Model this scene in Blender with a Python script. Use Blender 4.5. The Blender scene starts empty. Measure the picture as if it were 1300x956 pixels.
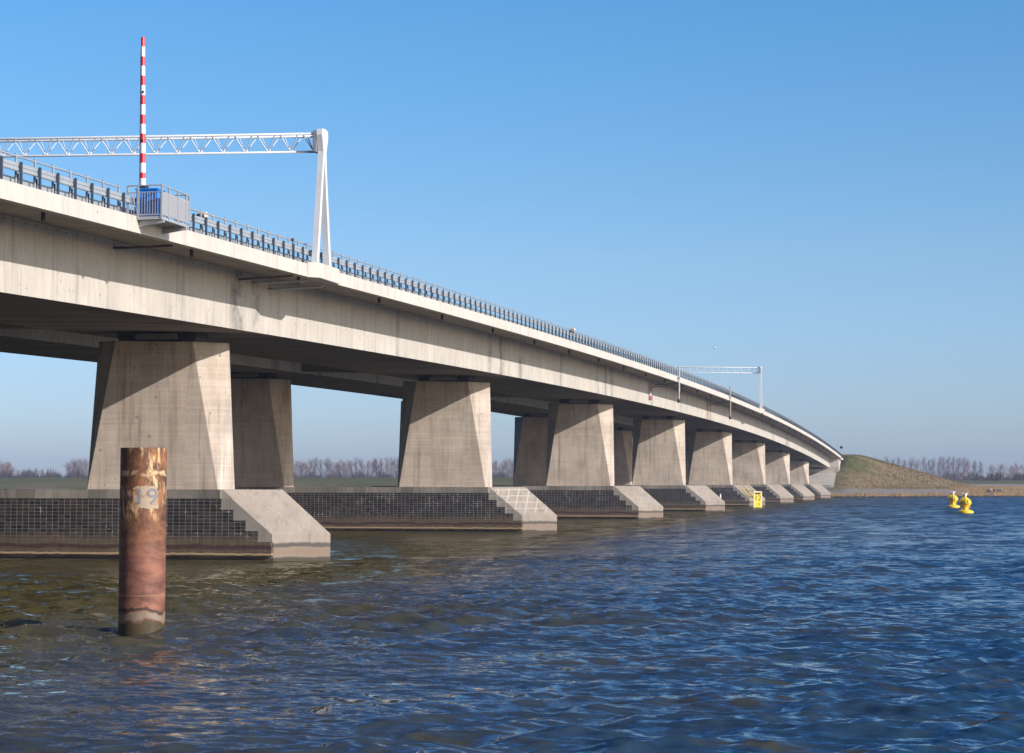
import bpy, bmesh, math, random
import numpy as np
from mathutils import Vector, Matrix
random.seed(7); rng = np.random.default_rng(7)
SC = bpy.context.scene; COL = SC.collection
R = math.radians

# ------------------------------------------------------------------ node helper
class M:
    def __init__(s, name):
        s.m = bpy.data.materials.new(name); s.m.use_nodes = True
        s.t = s.m.node_tree; s.n = s.t.nodes; s.l = s.t.links
        s.b = s.n['Principled BSDF']; s.out = s.n['Material Output']
        g = s.n.new('ShaderNodeNewGeometry'); s.pos = g.outputs['Position']
        x = s.n.new('ShaderNodeSeparateXYZ'); s.l.new(s.pos, x.inputs[0])
        s.X, s.Y, s.Z = x.outputs
    def put(s, sock, v):
        if hasattr(v, 'is_output') or isinstance(v, bpy.types.NodeSocket): s.l.new(v, sock)
        else:
            if isinstance(v, (tuple, list)) and len(v) == 3 and sock.type == 'RGBA': v = (*v, 1)
            sock.default_value = v
    def ma(s, op, a, b=0.0, c=None, clamp=False):
        n = s.n.new('ShaderNodeMath'); n.operation = op; n.use_clamp = clamp
        s.put(n.inputs[0], a); s.put(n.inputs[1], b)
        if c is not None: s.put(n.inputs[2], c)
        return n.outputs[0]
    def noise(s, scale=1, vec=None, stretch=None, detail=4, rough=.55, dist=0, w=0):
        v = s.pos if vec is None else vec
        mp = s.n.new('ShaderNodeMapping'); s.l.new(v, mp.inputs[0])
        mp.inputs['Scale'].default_value = stretch or (1, 1, 1); mp.inputs['Location'].default_value = (w, w*1.3, w*.7)
        n = s.n.new('ShaderNodeTexNoise'); n.inputs['Scale'].default_value = scale
        n.inputs['Detail'].default_value = detail; n.inputs['Roughness'].default_value = rough; n.inputs['Distortion'].default_value = dist
        s.l.new(mp.outputs[0], n.inputs['Vector']); return n.outputs['Fac']
    def white(s, a, b=None):
        n = s.n.new('ShaderNodeTexWhiteNoise'); n.noise_dimensions = '2D'
        c = s.n.new('ShaderNodeCombineXYZ'); s.put(c.inputs[0], a); s.put(c.inputs[1], b if b is not None else 0.0)
        s.l.new(c.outputs[0], n.inputs['Vector']); return n.outputs['Value']
    def rng(s, v, a, b, c=0.0, d=1.0, smooth=False):
        n = s.n.new('ShaderNodeMapRange'); n.clamp = True
        if smooth: n.interpolation_type = 'SMOOTHSTEP'
        s.put(n.inputs[0], v); n.inputs[1].default_value = a; n.inputs[2].default_value = b
        n.inputs[3].default_value = c; n.inputs[4].default_value = d; return n.outputs[0]
    def mix(s, f, a, b, mode='MIX'):
        n = s.n.new('ShaderNodeMix'); n.data_type = 'RGBA'; n.blend_type = mode
        s.put(n.inputs[0], f); s.put(n.inputs[6], a); s.put(n.inputs[7], b); return n.outputs[2]
    def scale(s, col, v):
        c = s.n.new('ShaderNodeCombineXYZ')
        for i in range(3): s.put(c.inputs[i], v)
        return s.mix(1.0, col, c.outputs[0], 'MULTIPLY')
    def band(s, v, c, hw, soft):           # soft box around c
        d = s.ma('ABSOLUTE', s.ma('SUBTRACT', v, c))
        return s.rng(d, hw, hw + soft, 1, 0)
    def line(s, v, period, width):         # 1 on a thin joint repeated with period
        f = s.ma('FRACT', s.ma('DIVIDE', v, period))
        f = s.ma('MINIMUM', f, s.ma('SUBTRACT', 1.0, f))
        return s.rng(f, width/period*.35, width/period*.65, 1, 0)
    def bump(s, h, strength=.3, dist=.02, normal=None):
        n = s.n.new('ShaderNodeBump'); n.inputs['Strength'].default_value = strength; n.inputs['Distance'].default_value = dist
        s.put(n.inputs['Height'], h)
        if normal is not None: s.l.new(normal, n.inputs['Normal'])
        return n.outputs[0]
    def fin(s, col=None, rough=None, metal=None, normal=None, spec=None):
        if col is not None: s.put(s.b.inputs['Base Color'], col)
        if rough is not None: s.put(s.b.inputs['Roughness'], rough)
        if metal is not None: s.put(s.b.inputs['Metallic'], metal)
        if spec is not None: s.put(s.b.inputs['Specular IOR Level'], spec)
        if normal is not None: s.l.new(normal, s.b.inputs['Normal'])
        return s.m

def concrete(name, base, boards=None, bw=.12, bvar=.10, streak=.25, warm=0.0, extra=None, blot=.22, holes=False):
    m = M(name)
    v = m.rng(m.noise(.35, detail=5), .3, .7, 1-blot*.6, 1+blot*.35)
    v = m.ma('MULTIPLY', v, m.rng(m.noise(9, detail=6, rough=.7), .25, .75, .93, 1.06))
    v = m.ma('MULTIPLY', v, m.rng(m.noise(2.2, stretch=(1, 1, .35), detail=6, rough=.65, w=5), .3, .7, .93, 1.05))
    st = m.noise(1.0, stretch=(2.6, 2.6, .16), detail=6, rough=.65, w=11)
    v = m.ma('MULTIPLY', v, m.rng(st, .52, .8, 1, 1-streak*1.5))
    col = m.scale(base, v)
    jl = None
    if boards:
        ax = dict(x=m.X, y=m.Y, z=m.Z)[boards]
        idx = m.ma('FLOOR', m.ma('DIVIDE', ax, bw))
        oth = m.ma('FLOOR', m.ma('DIVIDE', m.Z if boards != 'z' else m.X, 2.6))
        bv = m.rng(m.white(idx, oth), 0, 1, 1-bvar, 1+bvar*.6)
        jl = m.line(ax, bw, .016)
        bv = m.ma('MULTIPLY', bv, m.rng(jl, 0, 1, 1, 1-bvar*1.4))
        col = m.scale(col, bv)
        if boards == 'z': col = m.scale(col, m.rng(m.line(m.ma('ADD', m.X, .31), 1.27, .022), 0, 1, 1, .86))
    if warm:
        rs = m.rng(m.noise(.8, stretch=(1.8, 1.8, .3), detail=6, rough=.7, w=31), .44, .70, 0, warm)
        col = m.mix(rs, col, (.33, .19, .125))
    pale = m.rng(m.noise(.9, stretch=(2.2, 2.2, .22), detail=5, rough=.7, w=51), .64, .78, 0, .35)
    col = m.mix(pale, col, (.50, .49, .46))
    pit = m.rng(m.noise(3.4, detail=1, w=77), .73, .76, 0, .55)
    col = m.mix(pit, col, (.13, .12, .11))
    if extra: col = extra(m, col)
    h = m.noise(14, detail=6, rough=.7)
    if jl is not None: h = m.ma('SUBTRACT', h, m.ma('MULTIPLY', jl, .6))
    return m.fin(col, .88, 0, m.bump(h, .5, .012), spec=.25)

def plain(name, col, rough=.5, metal=0.0, var=.12, scale=6, dirt=None):
    m = M(name)
    v = m.rng(m.noise(scale, detail=5, rough=.65), .3, .7, 1-var, 1+var*.5)
    c = m.scale(col, v)
    if dirt:
        c = m.mix(m.rng(m.noise(3, stretch=(1.5, 1.5, .3), detail=6, rough=.7, w=9), .52, .75, 0, dirt[1]), c, dirt[0])
    return m.fin(c, rough, metal, m.bump(m.noise(scale*4), .1, .005))

# ------------------------------------------------------------------ materials
def ypx(px, X): return X/((1215-px)*-3.9526e-4)
def web_extra(m, col):
    # dark seepage bands and rust runs at their own places on the web
    n1 = m.noise(.55, stretch=(1, 1, 1.1), detail=6, rough=.75, w=3); n2 = m.noise(1.1, stretch=(1, 1, .5), detail=5, w=8)
    for px0, px1, k in ((291, 309, .55), (319, 330, .40), (514, 519, .35), (635, 640, .45), (650, 655, .55), (675, 679, .5), (728, 731, .35), (775, 778, .35), (785, 788, .4), (792, 796, .4), (843, 846, .25), (222, 228, .18), (128, 136, .12), (880, 883, .3), (888, 890, .3), (993, 996, .3), (1010, 1014, .4)):
        a, b = ypx(px0, -35.3), ypx(px1, -35.3)
        f = m.ma('MULTIPLY', m.band(m.ma('ADD', m.Y, m.ma('MULTIPLY', m.ma('SUBTRACT', n2, .5), (b-a)*1.1)), (a+b)/2, (b-a)*.25, (b-a)*.5), m.rng(n1, .38, .6, 0, 1.0))
        col = m.mix(m.ma('MULTIPLY', f, min(.85, k*1.35)), col, (.075, .08, .085))
    for px0, px1 in ((913.5, 915), (917, 918.3)):
        a, b = ypx(px0, -35.3), ypx(px1, -35.3)
        f = m.ma('MULTIPLY', m.band(m.Y, (a+b)/2, (b-a)*.5, .4), m.rng(n1, .3, .6, .4, .8))
        col = m.mix(f, col, (.30, .15, .06))
    return col
def edge_extra(m, col):
    # rust weeping down from the feet of the rail posts, vertical casting joints
    ph = m.ma('SUBTRACT', m.Y, 66.75)
    f = m.line(ph, 1.53, .34)
    n = m.rng(m.noise(1.2, stretch=(1, 2, .2), detail=5, w=21), .45, .7, 0, .38)
    col = m.mix(m.ma('MULTIPLY', f, n), col, (.34, .21, .12))
    j = m.line(m.Y, 7.8, .03)
    return m.mix(m.ma('MULTIPLY', j, .45), col, (.15, .14, .13))
def foot_extra(m, col):
    # tide marks: pale algae crust, pink brown band, dark wet band
    w = m.ma('ADD', m.Z, m.ma('MULTIPLY', m.ma('SUBTRACT', m.noise(.9, detail=5), .5), .35))
    col = m.mix(m.band(w, .82, .07, .1), col, (.10, .085, .075))
    col = m.mix(m.ma('MULTIPLY', m.band(w, .48, .16, .08), .75), col, (.20, .14, .10))
    col = m.mix(m.rng(w, .16, .3, .9, 0), col, (.05, .04, .028))
    # white lime lines in the paving of the ramp
    a = m.line(m.ma('ADD', m.Z, m.ma('MULTIPLY', m.noise(.8), .1)), .5, .05)
    b = m.line(m.ma('ADD', m.X, m.ma('MULTIPLY', m.noise(1.1), .1)), .72, .07)
    g = m.ma('MULTIPLY', m.ma('MAXIMUM', a, b), m.ma('ADD', m.ma('MULTIPLY', m.band(m.Y, 162.6, 2.4, .2), .36), m.rng(m.noise(.22, detail=3, w=14), .5, .6, 0, .16)))
    g = m.ma('MULTIPLY', g, m.rng(m.Z, 1.5, 1.7, 0, 1))
    g = m.ma('MULTIPLY', g, m.rng(m.Z, 3.5, 3.6, 1, 0))
    return m.mix(g, col, (.62, .6, .56))
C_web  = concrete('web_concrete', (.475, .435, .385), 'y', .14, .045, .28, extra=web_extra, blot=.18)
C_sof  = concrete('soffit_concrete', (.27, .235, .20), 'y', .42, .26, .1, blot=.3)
C_edge = concrete('edge_concrete', (.53, .485, .43), 'y', 3.9, .03, .12, extra=edge_extra, blot=.12)
C_col  = concrete('column_concrete', (.535, .458, .385), 'z', .11, .085, .40, warm=.30, blot=.42)
C_foot = concrete('footing_concrete', (.31, .265, .222), None, streak=.3, extra=foot_extra, blot=.3)
C_foot2 = concrete('edge_block_concrete', (.27, .245, .215), None, streak=.2, extra=foot_extra, blot=.3)
C_cap  = concrete('coping_concrete', (.23, .21, .185), 'x', 1.0, .32, .35, blot=.4)
C_abut = concrete('abutment_concrete', (.46, .42, .37), 'y', .5, .05, .2)
asph   = plain('asphalt', (.055, .055, .055), .9)
galv   = plain('galvanised_steel', (.40, .42, .44), .48, .35, .1)
galv_l = plain('pale_galvanised_steel', (.34, .365, .39), .5, .2, .1, 2)
post_m = plain('dark_post_steel', (.055, .07, .095), .5, .2, .15)
white_s= plain('white_painted_steel', (.58, .60, .62), .42, 0, .06, 1.5, dirt=((.35, .3, .25), .25))
grey_s = plain('grey_painted_steel', (.23, .25, .27), .5, .1)
red_s  = plain('red_paint', (.62, .018, .03), .4, 0, .08)
wht_s  = plain('white_paint', (.80, .79, .78), .4, 0, .05, dirt=((.4, .37, .33), .18))
blue_s = plain('blue_paint', (.015, .24, .80), .42, 0, .15, 3)
black_s= plain('black_rubber', (.018, .018, .02), .6)
pipe_s = plain('brown_pipe', (.075, .06, .05), .6)
rust_p = plain('rusty_pole_paint', (.33, .28, .22), .6, 0, .2, 3, dirt=((.28, .13, .05), .8))
yel_s  = plain('yellow_paint', (.82, .56, .012), .42, 0, .1, 3, dirt=((.35, .25, .05), .3))
cream  = plain('cream_paint', (.58, .5, .42), .5)
num_m  = plain('faded_number_paint', (.50, .48, .44), .8, 0, .3, 9)
ink_m  = plain('black_lettering', (.02, .02, .02), .6)
glass  = plain('dark_glass', (.02, .03, .04), .08)
skin_m = plain('skin', (.42, .26, .19), .6)

def tile_mat():
    m = M('dark_glazed_tiles')
    ix = m.ma('FLOOR', m.ma('DIVIDE', m.X, .3333)); iz = m.ma('FLOOR', m.ma('DIVIDE', m.Z, .18))
    wv = m.white(ix, iz)
    v = m.rng(wv, 0, 1, .7, 1.3)
    col = m.scale((.026, .022, .026), v)
    col = m.mix(m.rng(m.noise(.7, detail=5, rough=.7), .52, .75, 0, .5), col, (.07, .06, .052))
    g = m.ma('MAXIMUM', m.line(m.X, .3333, .026), m.line(m.Z, .18, .020))
    gm = m.rng(m.noise(1.1, detail=5, rough=.7, w=4), .3, .7, .6, 1.0)
    gcol = m.mix(m.rng(m.noise(.7, detail=6, w=8, rough=.75), .57, .61), (.23, .21, .165), (.62, .6, .55))
    col = m.mix(m.ma('MULTIPLY', g, gm), col, gcol)
    w = m.ma('ADD', m.Z, m.ma('MULTIPLY', m.ma('SUBTRACT', m.noise(.5, detail=5), .5), .5))
    low = m.rng(w, 1.0, 1.45, 1, 0)
    col = m.mix(m.ma('MULTIPLY', low, .82), col, m.mix(m.noise(1.5, stretch=(1, 1, .5), detail=6), (.06, .045, .03), (.16, .115, .075)))
    col = m.mix(m.band(w, .72, .06, .08), col, (.055, .03, .025))
    col = m.mix(m.ma('MULTIPLY', m.band(m.ma('ADD', m.Z, m.ma('MULTIPLY', m.noise(2.5, detail=6), .12)), .44, .03, .03), .85), col, (.42, .30, .17))
    return m.fin(col, m.rng(wv, 0, 1, .42, .75), 0, m.bump(m.ma('SUBTRACT', m.noise(8), g), .35, .02))
C_tile = tile_mat()

def pile_mat():
    m = M('rusty_pile_steel')
    n = m.noise(1.5, detail=8, rough=.72, dist=.6)
    c = m.mix(m.rng(n, .38, .62), (.085, .036, .02), (.33, .14, .058))
    c = m.mix(m.rng(m.noise(3.1, detail=7, rough=.75, w=6), .46, .62, 0, .85), c, (.055, .027, .02))
    pk = m.rng(m.Z, 2.0, 3.0, 1, 0)
    red = m.mix(m.rng(m.noise(1.2, stretch=(1, 1, 2.4), detail=7, rough=.7, w=3), .4, .62), (.11, .040, .030), (.29, .125, .085))
    c = m.mix(m.ma('MULTIPLY', pk, .8), c, red)
    # cream paint remains near the top
    up = m.rng(m.Z, 2.9, 3.3)
    run = m.noise(2.1, stretch=(1.5, 1.5, .5), detail=7, rough=.75, w=17)
    c = m.mix(m.ma('MULTIPLY', up, m.rng(run, .53, .60, 0, .9)), c, (.60, .42, .22))
    ring = m.band(m.ma('ADD', m.Z, m.ma('MULTIPLY', m.noise(3, detail=5), .12)), 4.32, .045, .05)
    c = m.mix(m.ma('MULTIPLY', ring, m.rng(m.noise(4, detail=6, w=2), .44, .58, 0, .85)), c, (.58, .42, .24))
    # tide marks
    w = m.ma('ADD', m.Z, m.ma('MULTIPLY', m.ma('SUBTRACT', m.noise(1.6, detail=4), .5), .7))
    c = m.mix(m.band(w, .62, .035, .04), c, (.05, .03, .02))
    c = m.mix(m.ma('MULTIPLY', m.band(w, .44, .07, .06), m.rng(m.noise(4, detail=6, w=3), .35, .6, .35, 1)), c, (.22, .175, .13))
    c = m.mix(m.rng(w, .28, .36, 1, 0), c, (.055, .038, .015))
    seam = m.band(m.Z, 1.02, .01, .012)
    c = m.mix(m.ma('MULTIPLY', seam, .6), c, (.30, .18, .10))
    return m.fin(c, m.rng(n, .3, .7, .55, .85), .15, m.bump(m.noise(5, detail=8, rough=.75), .6, .02))
C_pile = pile_mat()
def pale_mat(name, a, cut, w):
    m = M(name)
    n = m.noise(5.5, detail=7, rough=.75, w=w)
    c = m.mix(m.rng(n, cut, cut+.1), a, (.30, .14, .06))
    return m.fin(c, .8, 0, m.bump(n, .4, .01))
P_patch = pale_mat('weathered_cream_patch', (.36, .285, .20), .49, 5)
P_digit = pale_mat('weathered_grey_digit', (.17, .185, .215), .58, 5)

def water_mat():
    m = M('choppy_water')
    def ncol(scale, st, detail, w, rough=.6, dist=.3):
        mp = m.n.new('ShaderNodeMapping'); m.l.new(m.pos, mp.inputs[0]); mp.inputs['Scale'].default_value = st; mp.inputs['Location'].default_value = (w, w, w); mp.inputs['Rotation'].default_value = (0, 0, R(-14))
        n = m.n.new('ShaderNodeTexNoise'); n.inputs['Scale'].default_value = scale; n.inputs['Detail'].default_value = detail; n.inputs['Roughness'].default_value = rough; n.inputs['Distortion'].default_value = dist
        m.l.new(mp.outputs[0], n.inputs['Vector']); x = m.n.new('ShaderNodeSeparateColor'); m.l.new(n.outputs['Color'], x.inputs[0]); return x.outputs
    a = ncol(2.6, (.7, 1.6, 1), 7, 3, .68); b = ncol(.55, (.6, 1.7, 1), 5, 40); g = ncol(.035, (.6, 1.6, 1), 3, 77)
    fl = ncol(1.0, (.55, .13, 1), 4, 21); fl2 = ncol(1.0, (.16, .035, 1), 4, 31); gust = m.rng(g[0], .35, .65, .75, 1.2); dl = m.n.new('ShaderNodeVectorMath'); dl.operation = 'LENGTH'; m.l.new(m.pos, dl.inputs[0]); fr = m.rng(dl.outputs['Value'], 60, 350, 1, 2.6)
    sx = m.ma('ADD', m.ma('MULTIPLY', m.ma('SUBTRACT', a[0], .5), 1.5), m.ma('MULTIPLY', m.ma('SUBTRACT', b[0], .5), .5))
    far_ = m.ma('ADD', m.ma('MULTIPLY', m.ma('SUBTRACT', fl[0], .5), m.rng(dl.outputs['Value'], 70, 200, 0, 1.9)), m.ma('MULTIPLY', m.ma('SUBTRACT', fl2[0], .5), m.rng(dl.outputs['Value'], 100, 300, 0, 1.6)))
    sy = m.ma('ADD', m.ma('ADD', far_, m.ma('MULTIPLY', m.ma('SUBTRACT', a[1], .52), 2.3)), m.ma('MULTIPLY', m.ma('MULTIPLY', m.ma('SUBTRACT', b[1], .5), .9), fr))
    sy = m.ma('SUBTRACT', sy, m.rng(dl.outputs['Value'], 40, 250, .07, .15))
    cv = m.n.new('ShaderNodeCombineXYZ'); m.l.new(m.ma('MULTIPLY', sx, gust), cv.inputs[0]); m.l.new(m.ma('MULTIPLY', sy, gust), cv.inputs[1]); cv.inputs[2].default_value = 0
    ge = m.n.new('ShaderNodeNewGeometry'); ad = m.n.new('ShaderNodeVectorMath'); ad.operation = 'ADD'; m.l.new(ge.outputs['Normal'], ad.inputs[0]); m.l.new(cv.outputs[0], ad.inputs[1])
    no = m.n.new('ShaderNodeVectorMath'); no.operation = 'NORMALIZE'; m.l.new(ad.outputs[0], no.inputs[0])
    pn = m.noise(.06, stretch=(.5, 1.5, 1), detail=5, w=2)
    c = m.mix(m.rng(pn, .35, .65), (.060, .047, .014), (.046, .040, .016))
    blu = m.rng(m.ma('ADD', m.X, m.ma('MULTIPLY', m.ma('SUBTRACT', pn, .5), 30)), -26, 4)  # sky reflection painted as blue to the right; bridge side stays brown
    trough_tint = m.rng(m.noise(.9, stretch=(.5, 1.6, 1), detail=5, rough=.7, w=61), .54, .64, 1, .35)  # random brown patches painted in for troughs that mirror less sky
    c = m.mix(m.ma('MULTIPLY', m.ma('MULTIPLY', blu, .95), trough_tint), c, (.008, .040, .085))
    m.fin(c, m.rng(dl.outputs['Value'], 40, 380, .05, .36), 0, no.outputs[0])
    m.b.inputs['IOR'].default_value = 1.333
    return m.m
C_water = water_mat()

def ground_mat():
    m = M('bank_and_fields')
    n = m.noise(.05, detail=6, rough=.7); f = m.noise(.6, detail=7, rough=.75, w=2)
    green = m.mix(m.rng(f, .3, .7), (.085, .088, .022), (.135, .13, .045))
    straw = m.mix(m.rng(f, .3, .7), (.17, .125, .06), (.29, .215, .115))
    far = m.rng(m.Y, 640, 700)
    emb = m.rng(m.noise(.055, stretch=(.8, .8, 2.2), detail=7, rough=.72, w=8, dist=.8), .47, .58)
    # greener close to the abutment, straw to the right
    gx = m.rng(m.X, -31, -12, .62, -.25)
    emb = m.ma('ADD', m.ma('MULTIPLY', emb, .75), m.ma('SUBTRACT', gx, .25), clamp=True)
    c = m.mix(emb, straw, green)
    c = m.mix(far, c, m.mix(m.rng(n, .5, .7, 0, .6), green, straw))
    # bare sandy strip right of the embankment
    sand = m.ma('MULTIPLY', m.rng(m.X, 0, 6), m.ma('MULTIPLY', m.rng(m.Y, 618, 626), m.rng(m.Y, 690, 720, 1, 0)))
    c = m.mix(m.ma('MULTIPLY', sand, m.rng(f, .3, .6, .55, .95)), c, (.36, .28, .23))
    wet = m.rng(m.Z, .15, .5, 1, 0)
    c = m.mix(wet, c, (.05, .042, .03))
    return m.fin(c, .95, 0, m.bump(m.noise(1.2, detail=8, rough=.8), .8, .35), spec=.1)
C_ground = ground_mat()
C_path = plain('grey_path_stone', (.19, .165, .14), .9, 0, .25, .8)
C_reed = plain('dry_reeds', (.42, .28, .13), .9, 0, .35, .8)
C_rock = plain('dark_riprap', (.055, .05, .042), .9, 0, .5, 1.2)
C_bark = plain('bare_twigs', (.15, .105, .09), .9, 0, .3, .3)
C_brn  = plain('reddish_twigs', (.20, .115, .09), .9, 0, .3, .3)
C_brush= plain('bare_underbrush', (.09, .068, .058), .95, 0, .4, .2)

# ------------------------------------------------------------------ object helpers
def tagt(o, label, cat, group=None, kind=None):
    if label: o['label'] = label
    if cat: o['category'] = cat
    if group: o['group'] = group
    if kind: o['kind'] = kind
    return o
def thing(name, label, cat, loc=(0, 0, 0), group=None):
    o = bpy.data.objects.new(name, None); COL.objects.link(o); o.location = loc; o.empty_display_size = .5
    return tagt(o, label, cat, group)
def link(name, bm, mat, parent=None, smooth=False, bevel=0, off=None):
    """bm is in world coordinates; parent is an unrotated Empty"""
    if bevel: bmesh.ops.bevel(bm, geom=[e for e in bm.edges if len(e.link_faces) == 2 and e.calc_face_angle(0) > .2], offset=bevel, segments=1, affect='EDGES')
    o0 = Vector(off) if off is not None else (Vector(parent.matrix_basis.translation) if parent and parent.type == 'EMPTY' else Vector((0, 0, 0)))
    if parent and parent.type != 'EMPTY': o0 = Vector(parent.get('o0', (0, 0, 0)))
    if o0.length: bmesh.ops.translate(bm, verts=bm.verts, vec=-o0)
    me = bpy.data.meshes.new(name); bm.to_mesh(me); bm.free()
    for x in (mat if isinstance(mat, (list, tuple)) else [mat]): me.materials.append(x)
    if smooth: me.polygons.foreach_set('use_smooth', [True]*len(me.polygons))
    o = bpy.data.objects.new(name, me); COL.objects.link(o)
    if parent: o.parent = parent
    elif off is not None: o.location = o0
    return o
def B(): return bmesh.new()
def box(bm, x0, x1, y0, y1, z0, z1, mi=0):
    v = [bm.verts.new(p) for p in ((x0,y0,z0),(x1,y0,z0),(x1,y1,z0),(x0,y1,z0),(x0,y0,z1),(x1,y0,z1),(x1,y1,z1),(x0,y1,z1))]
    for f in ((3,2,1,0),(4,5,6,7),(0,1,5,4),(1,2,6,5),(2,3,7,6),(3,0,4,7)):
        q = bm.faces.new([v[i] for i in f]); q.material_index = mi
    return v
def prism(bm, poly, a, b, axis='y', mi=0):
    """poly of 2D points extruded along axis from a to b. axis y: poly is (x,z); axis x: poly is (y,z); axis z: (x,y)"""
    def P(p, t): return {'y': (p[0], t, p[1]), 'x': (t, p[0], p[1]), 'z': (p[0], p[1], t)}[axis]
    A = [bm.verts.new(P(p, a)) for p in poly]; Bv = [bm.verts.new(P(p, b)) for p in poly]
    n = len(poly); fs = [bm.faces.new(A), bm.faces.new(Bv[::-1])]
    for i in range(n): fs.append(bm.faces.new((A[i], Bv[i], Bv[(i+1) % n], A[(i+1) % n])))
    for f in fs: f.material_index = mi
    bmesh.ops.recalc_face_normals(bm, faces=fs)
def tube(bm, pts, r, seg=8, r2=None, mi=0, cap=True):
    pts = [Vector(p) for p in pts]; n = len(pts); rings = []
    for i, p in enumerate(pts):
        d = (pts[min(i+1, n-1)]-pts[max(i-1, 0)]).normalized()
        u = d.cross(Vector((0, 0, 1)));
        if u.length < .01: u = d.cross(Vector((0, 1, 0)))
        u.normalize(); w = d.cross(u)
        rr = r if r2 is None else r+(r2-r)*i/(n-1)
        rings.append([bm.verts.new(p+(u*math.cos(a)+w*math.sin(a))*rr) for a in [2*math.pi*k/seg for k in range(seg)]])
    for a, b in zip(rings, rings[1:]):
        for k in range(seg):
            f = bm.faces.new((a[k], a[(k+1) % seg], b[(k+1) % seg], b[k])); f.material_index = mi
    if cap:
        bm.faces.new(rings[0][::-1]).material_index = mi; bm.faces.new(rings[-1]).material_index = mi
def lathe(bm, prof, c, seg=24, mi=0):
    rings = [[bm.verts.new((c[0]+r*math.cos(2*math.pi*k/seg), c[1]+r*math.sin(2*math.pi*k/seg), c[2]+z)) for k in range(seg)] for r, z in prof]
    for a, b in zip(rings, rings[1:]):
        for k in range(seg):
            f = bm.faces.new((a[k], a[(k+1) % seg], b[(k+1) % seg], b[k])); f.material_index = mi
    for rr, fl in ((rings[0], True), (rings[-1], False)):
        bm.faces.new(rr[::-1] if fl else rr).material_index = mi
def ball(bm, c, r, sc=(1, 1, 1), sub=2):
    bmesh.ops.create_icosphere(bm, subdivisions=sub, radius=r, matrix=Matrix.Translation(c) @ Matrix.Diagonal((*sc, 1)))
def text_bm(txt, size, depth=.01):
    """letters in the XZ plane facing -Y, centred, as a bmesh"""
    cu = bpy.data.curves.new('txt', 'FONT'); cu.body = txt; cu.size = size; cu.extrude = depth; cu.align_x = 'CENTER'; cu.align_y = 'CENTER'
    o = bpy.data.objects.new('txt', cu); COL.objects.link(o)
    dg = bpy.context.evaluated_depsgraph_get(); me = bpy.data.meshes.new_from_object(o.evaluated_get(dg))
    bm = B(); bm.from_mesh(me); bpy.data.objects.remove(o); bpy.data.meshes.remove(me); bpy.data.curves.remove(cu)
    bm.transform(Matrix.Rotation(R(90), 4, 'X')); return bm

# ------------------------------------------------------------------ camera
F = 2600.0; PHI = 0.06912048; TH = 0.21348529
cam = bpy.data.cameras.new('camera'); co = bpy.data.objects.new('camera', cam); COL.objects.link(co)
co.location = (0, 0, 4); co.rotation_euler = (math.pi/2+PHI, 0, TH)
cam.sensor_width = 36; cam.lens = F/1300*36; cam.shift_y = -(478-433)/1300
cam.clip_start = .5; cam.clip_end = 12000; SC.camera = co
# analytic projection used only to turn measurements into places: px on plane
def on(px, py, ax, v):
    c, s = math.cos, math.sin
    fw = Vector((-s(TH)*c(PHI), c(TH)*c(PHI), s(PHI))); up = Vector((s(TH)*s(PHI), -c(TH)*s(PHI), c(PHI))); r = Vector((c(TH), s(TH), 0))
    d = fw*F+r*(px-650)-up*(py-433); o = Vector((0, 0, 4)); return o+d*((v-o[ax])/d[ax])

# ------------------------------------------------------------------ bridge profile
def S(y):                       # soffit level under the right web
    return 13.23-5.0e-5*(y-272.4)**2
def zz(x, y, off):
    if off > 1.5: off -= .03+.08*min(1, max(0, (off-2.83)/.75))
    return S(y)+.025*(-35.3-x)+off
YA, YE = 20.0, 590.0
PY = [99.6+61.3*i for i in range(-1, 8)]          # front planes of the pier footings; the first one is outside the frame
def extrude(bm, prof, y0, y1, step=3.0):
    n = max(1, int(round((y1-y0)/step))); rings = []
    for i in range(n+1):
        y = y0+(y1-y0)*i/n
        rings.append([bm.verts.new((x, y, zz(x, y, o))) for x, o in prof])
    k = len(prof); fs = []
    for a, b in zip(rings, rings[1:]):
        for j in range(k): fs.append(bm.faces.new((a[j], a[(j+1) % k], b[(j+1) % k], b[j])))
    fs.append(bm.faces.new(rings[0])); fs.append(bm.faces.new(rings[-1][::-1]))
    bmesh.ops.recalc_face_normals(bm, faces=fs); return fs

deck = thing('road_bridge_deck', 'long pale concrete road bridge superstructure arching over the water on its row of piers', 'bridge', (-49.4, 20, 8))
for xr in (-35.3, -52.7):
    bm = B(); extrude(bm, [(xr, 0), (xr, 3.06), (xr-11.1, 3.06), (xr-11.1, 0)], YA, YE)
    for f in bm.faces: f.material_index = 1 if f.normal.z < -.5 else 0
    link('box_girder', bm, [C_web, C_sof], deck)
bm = B()
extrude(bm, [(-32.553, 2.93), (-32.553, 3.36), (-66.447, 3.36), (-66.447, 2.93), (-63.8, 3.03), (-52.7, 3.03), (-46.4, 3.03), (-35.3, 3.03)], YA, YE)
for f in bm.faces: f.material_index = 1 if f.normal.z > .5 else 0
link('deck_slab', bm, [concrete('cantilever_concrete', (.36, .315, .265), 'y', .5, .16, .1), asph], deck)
for x0, x1 in ((-32.1, -32.55), (-66.45, -66.9)):
    bm = B(); extrude(bm, [(x0, 2.83), (x0, 3.58), (x1, 3.58), (x1, 2.83)], YA, YE)
    link('edge_beam', bm, C_edge, deck)
for y in PY:
    bm = B(); extrude(bm, [(-46.403, .12), (-46.403, 3.0), (-52.697, 3.0), (-52.697, .12)], y+.2, y+1.8, 1.6)
    link('cross_beam', bm, C_sof, deck)
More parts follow.
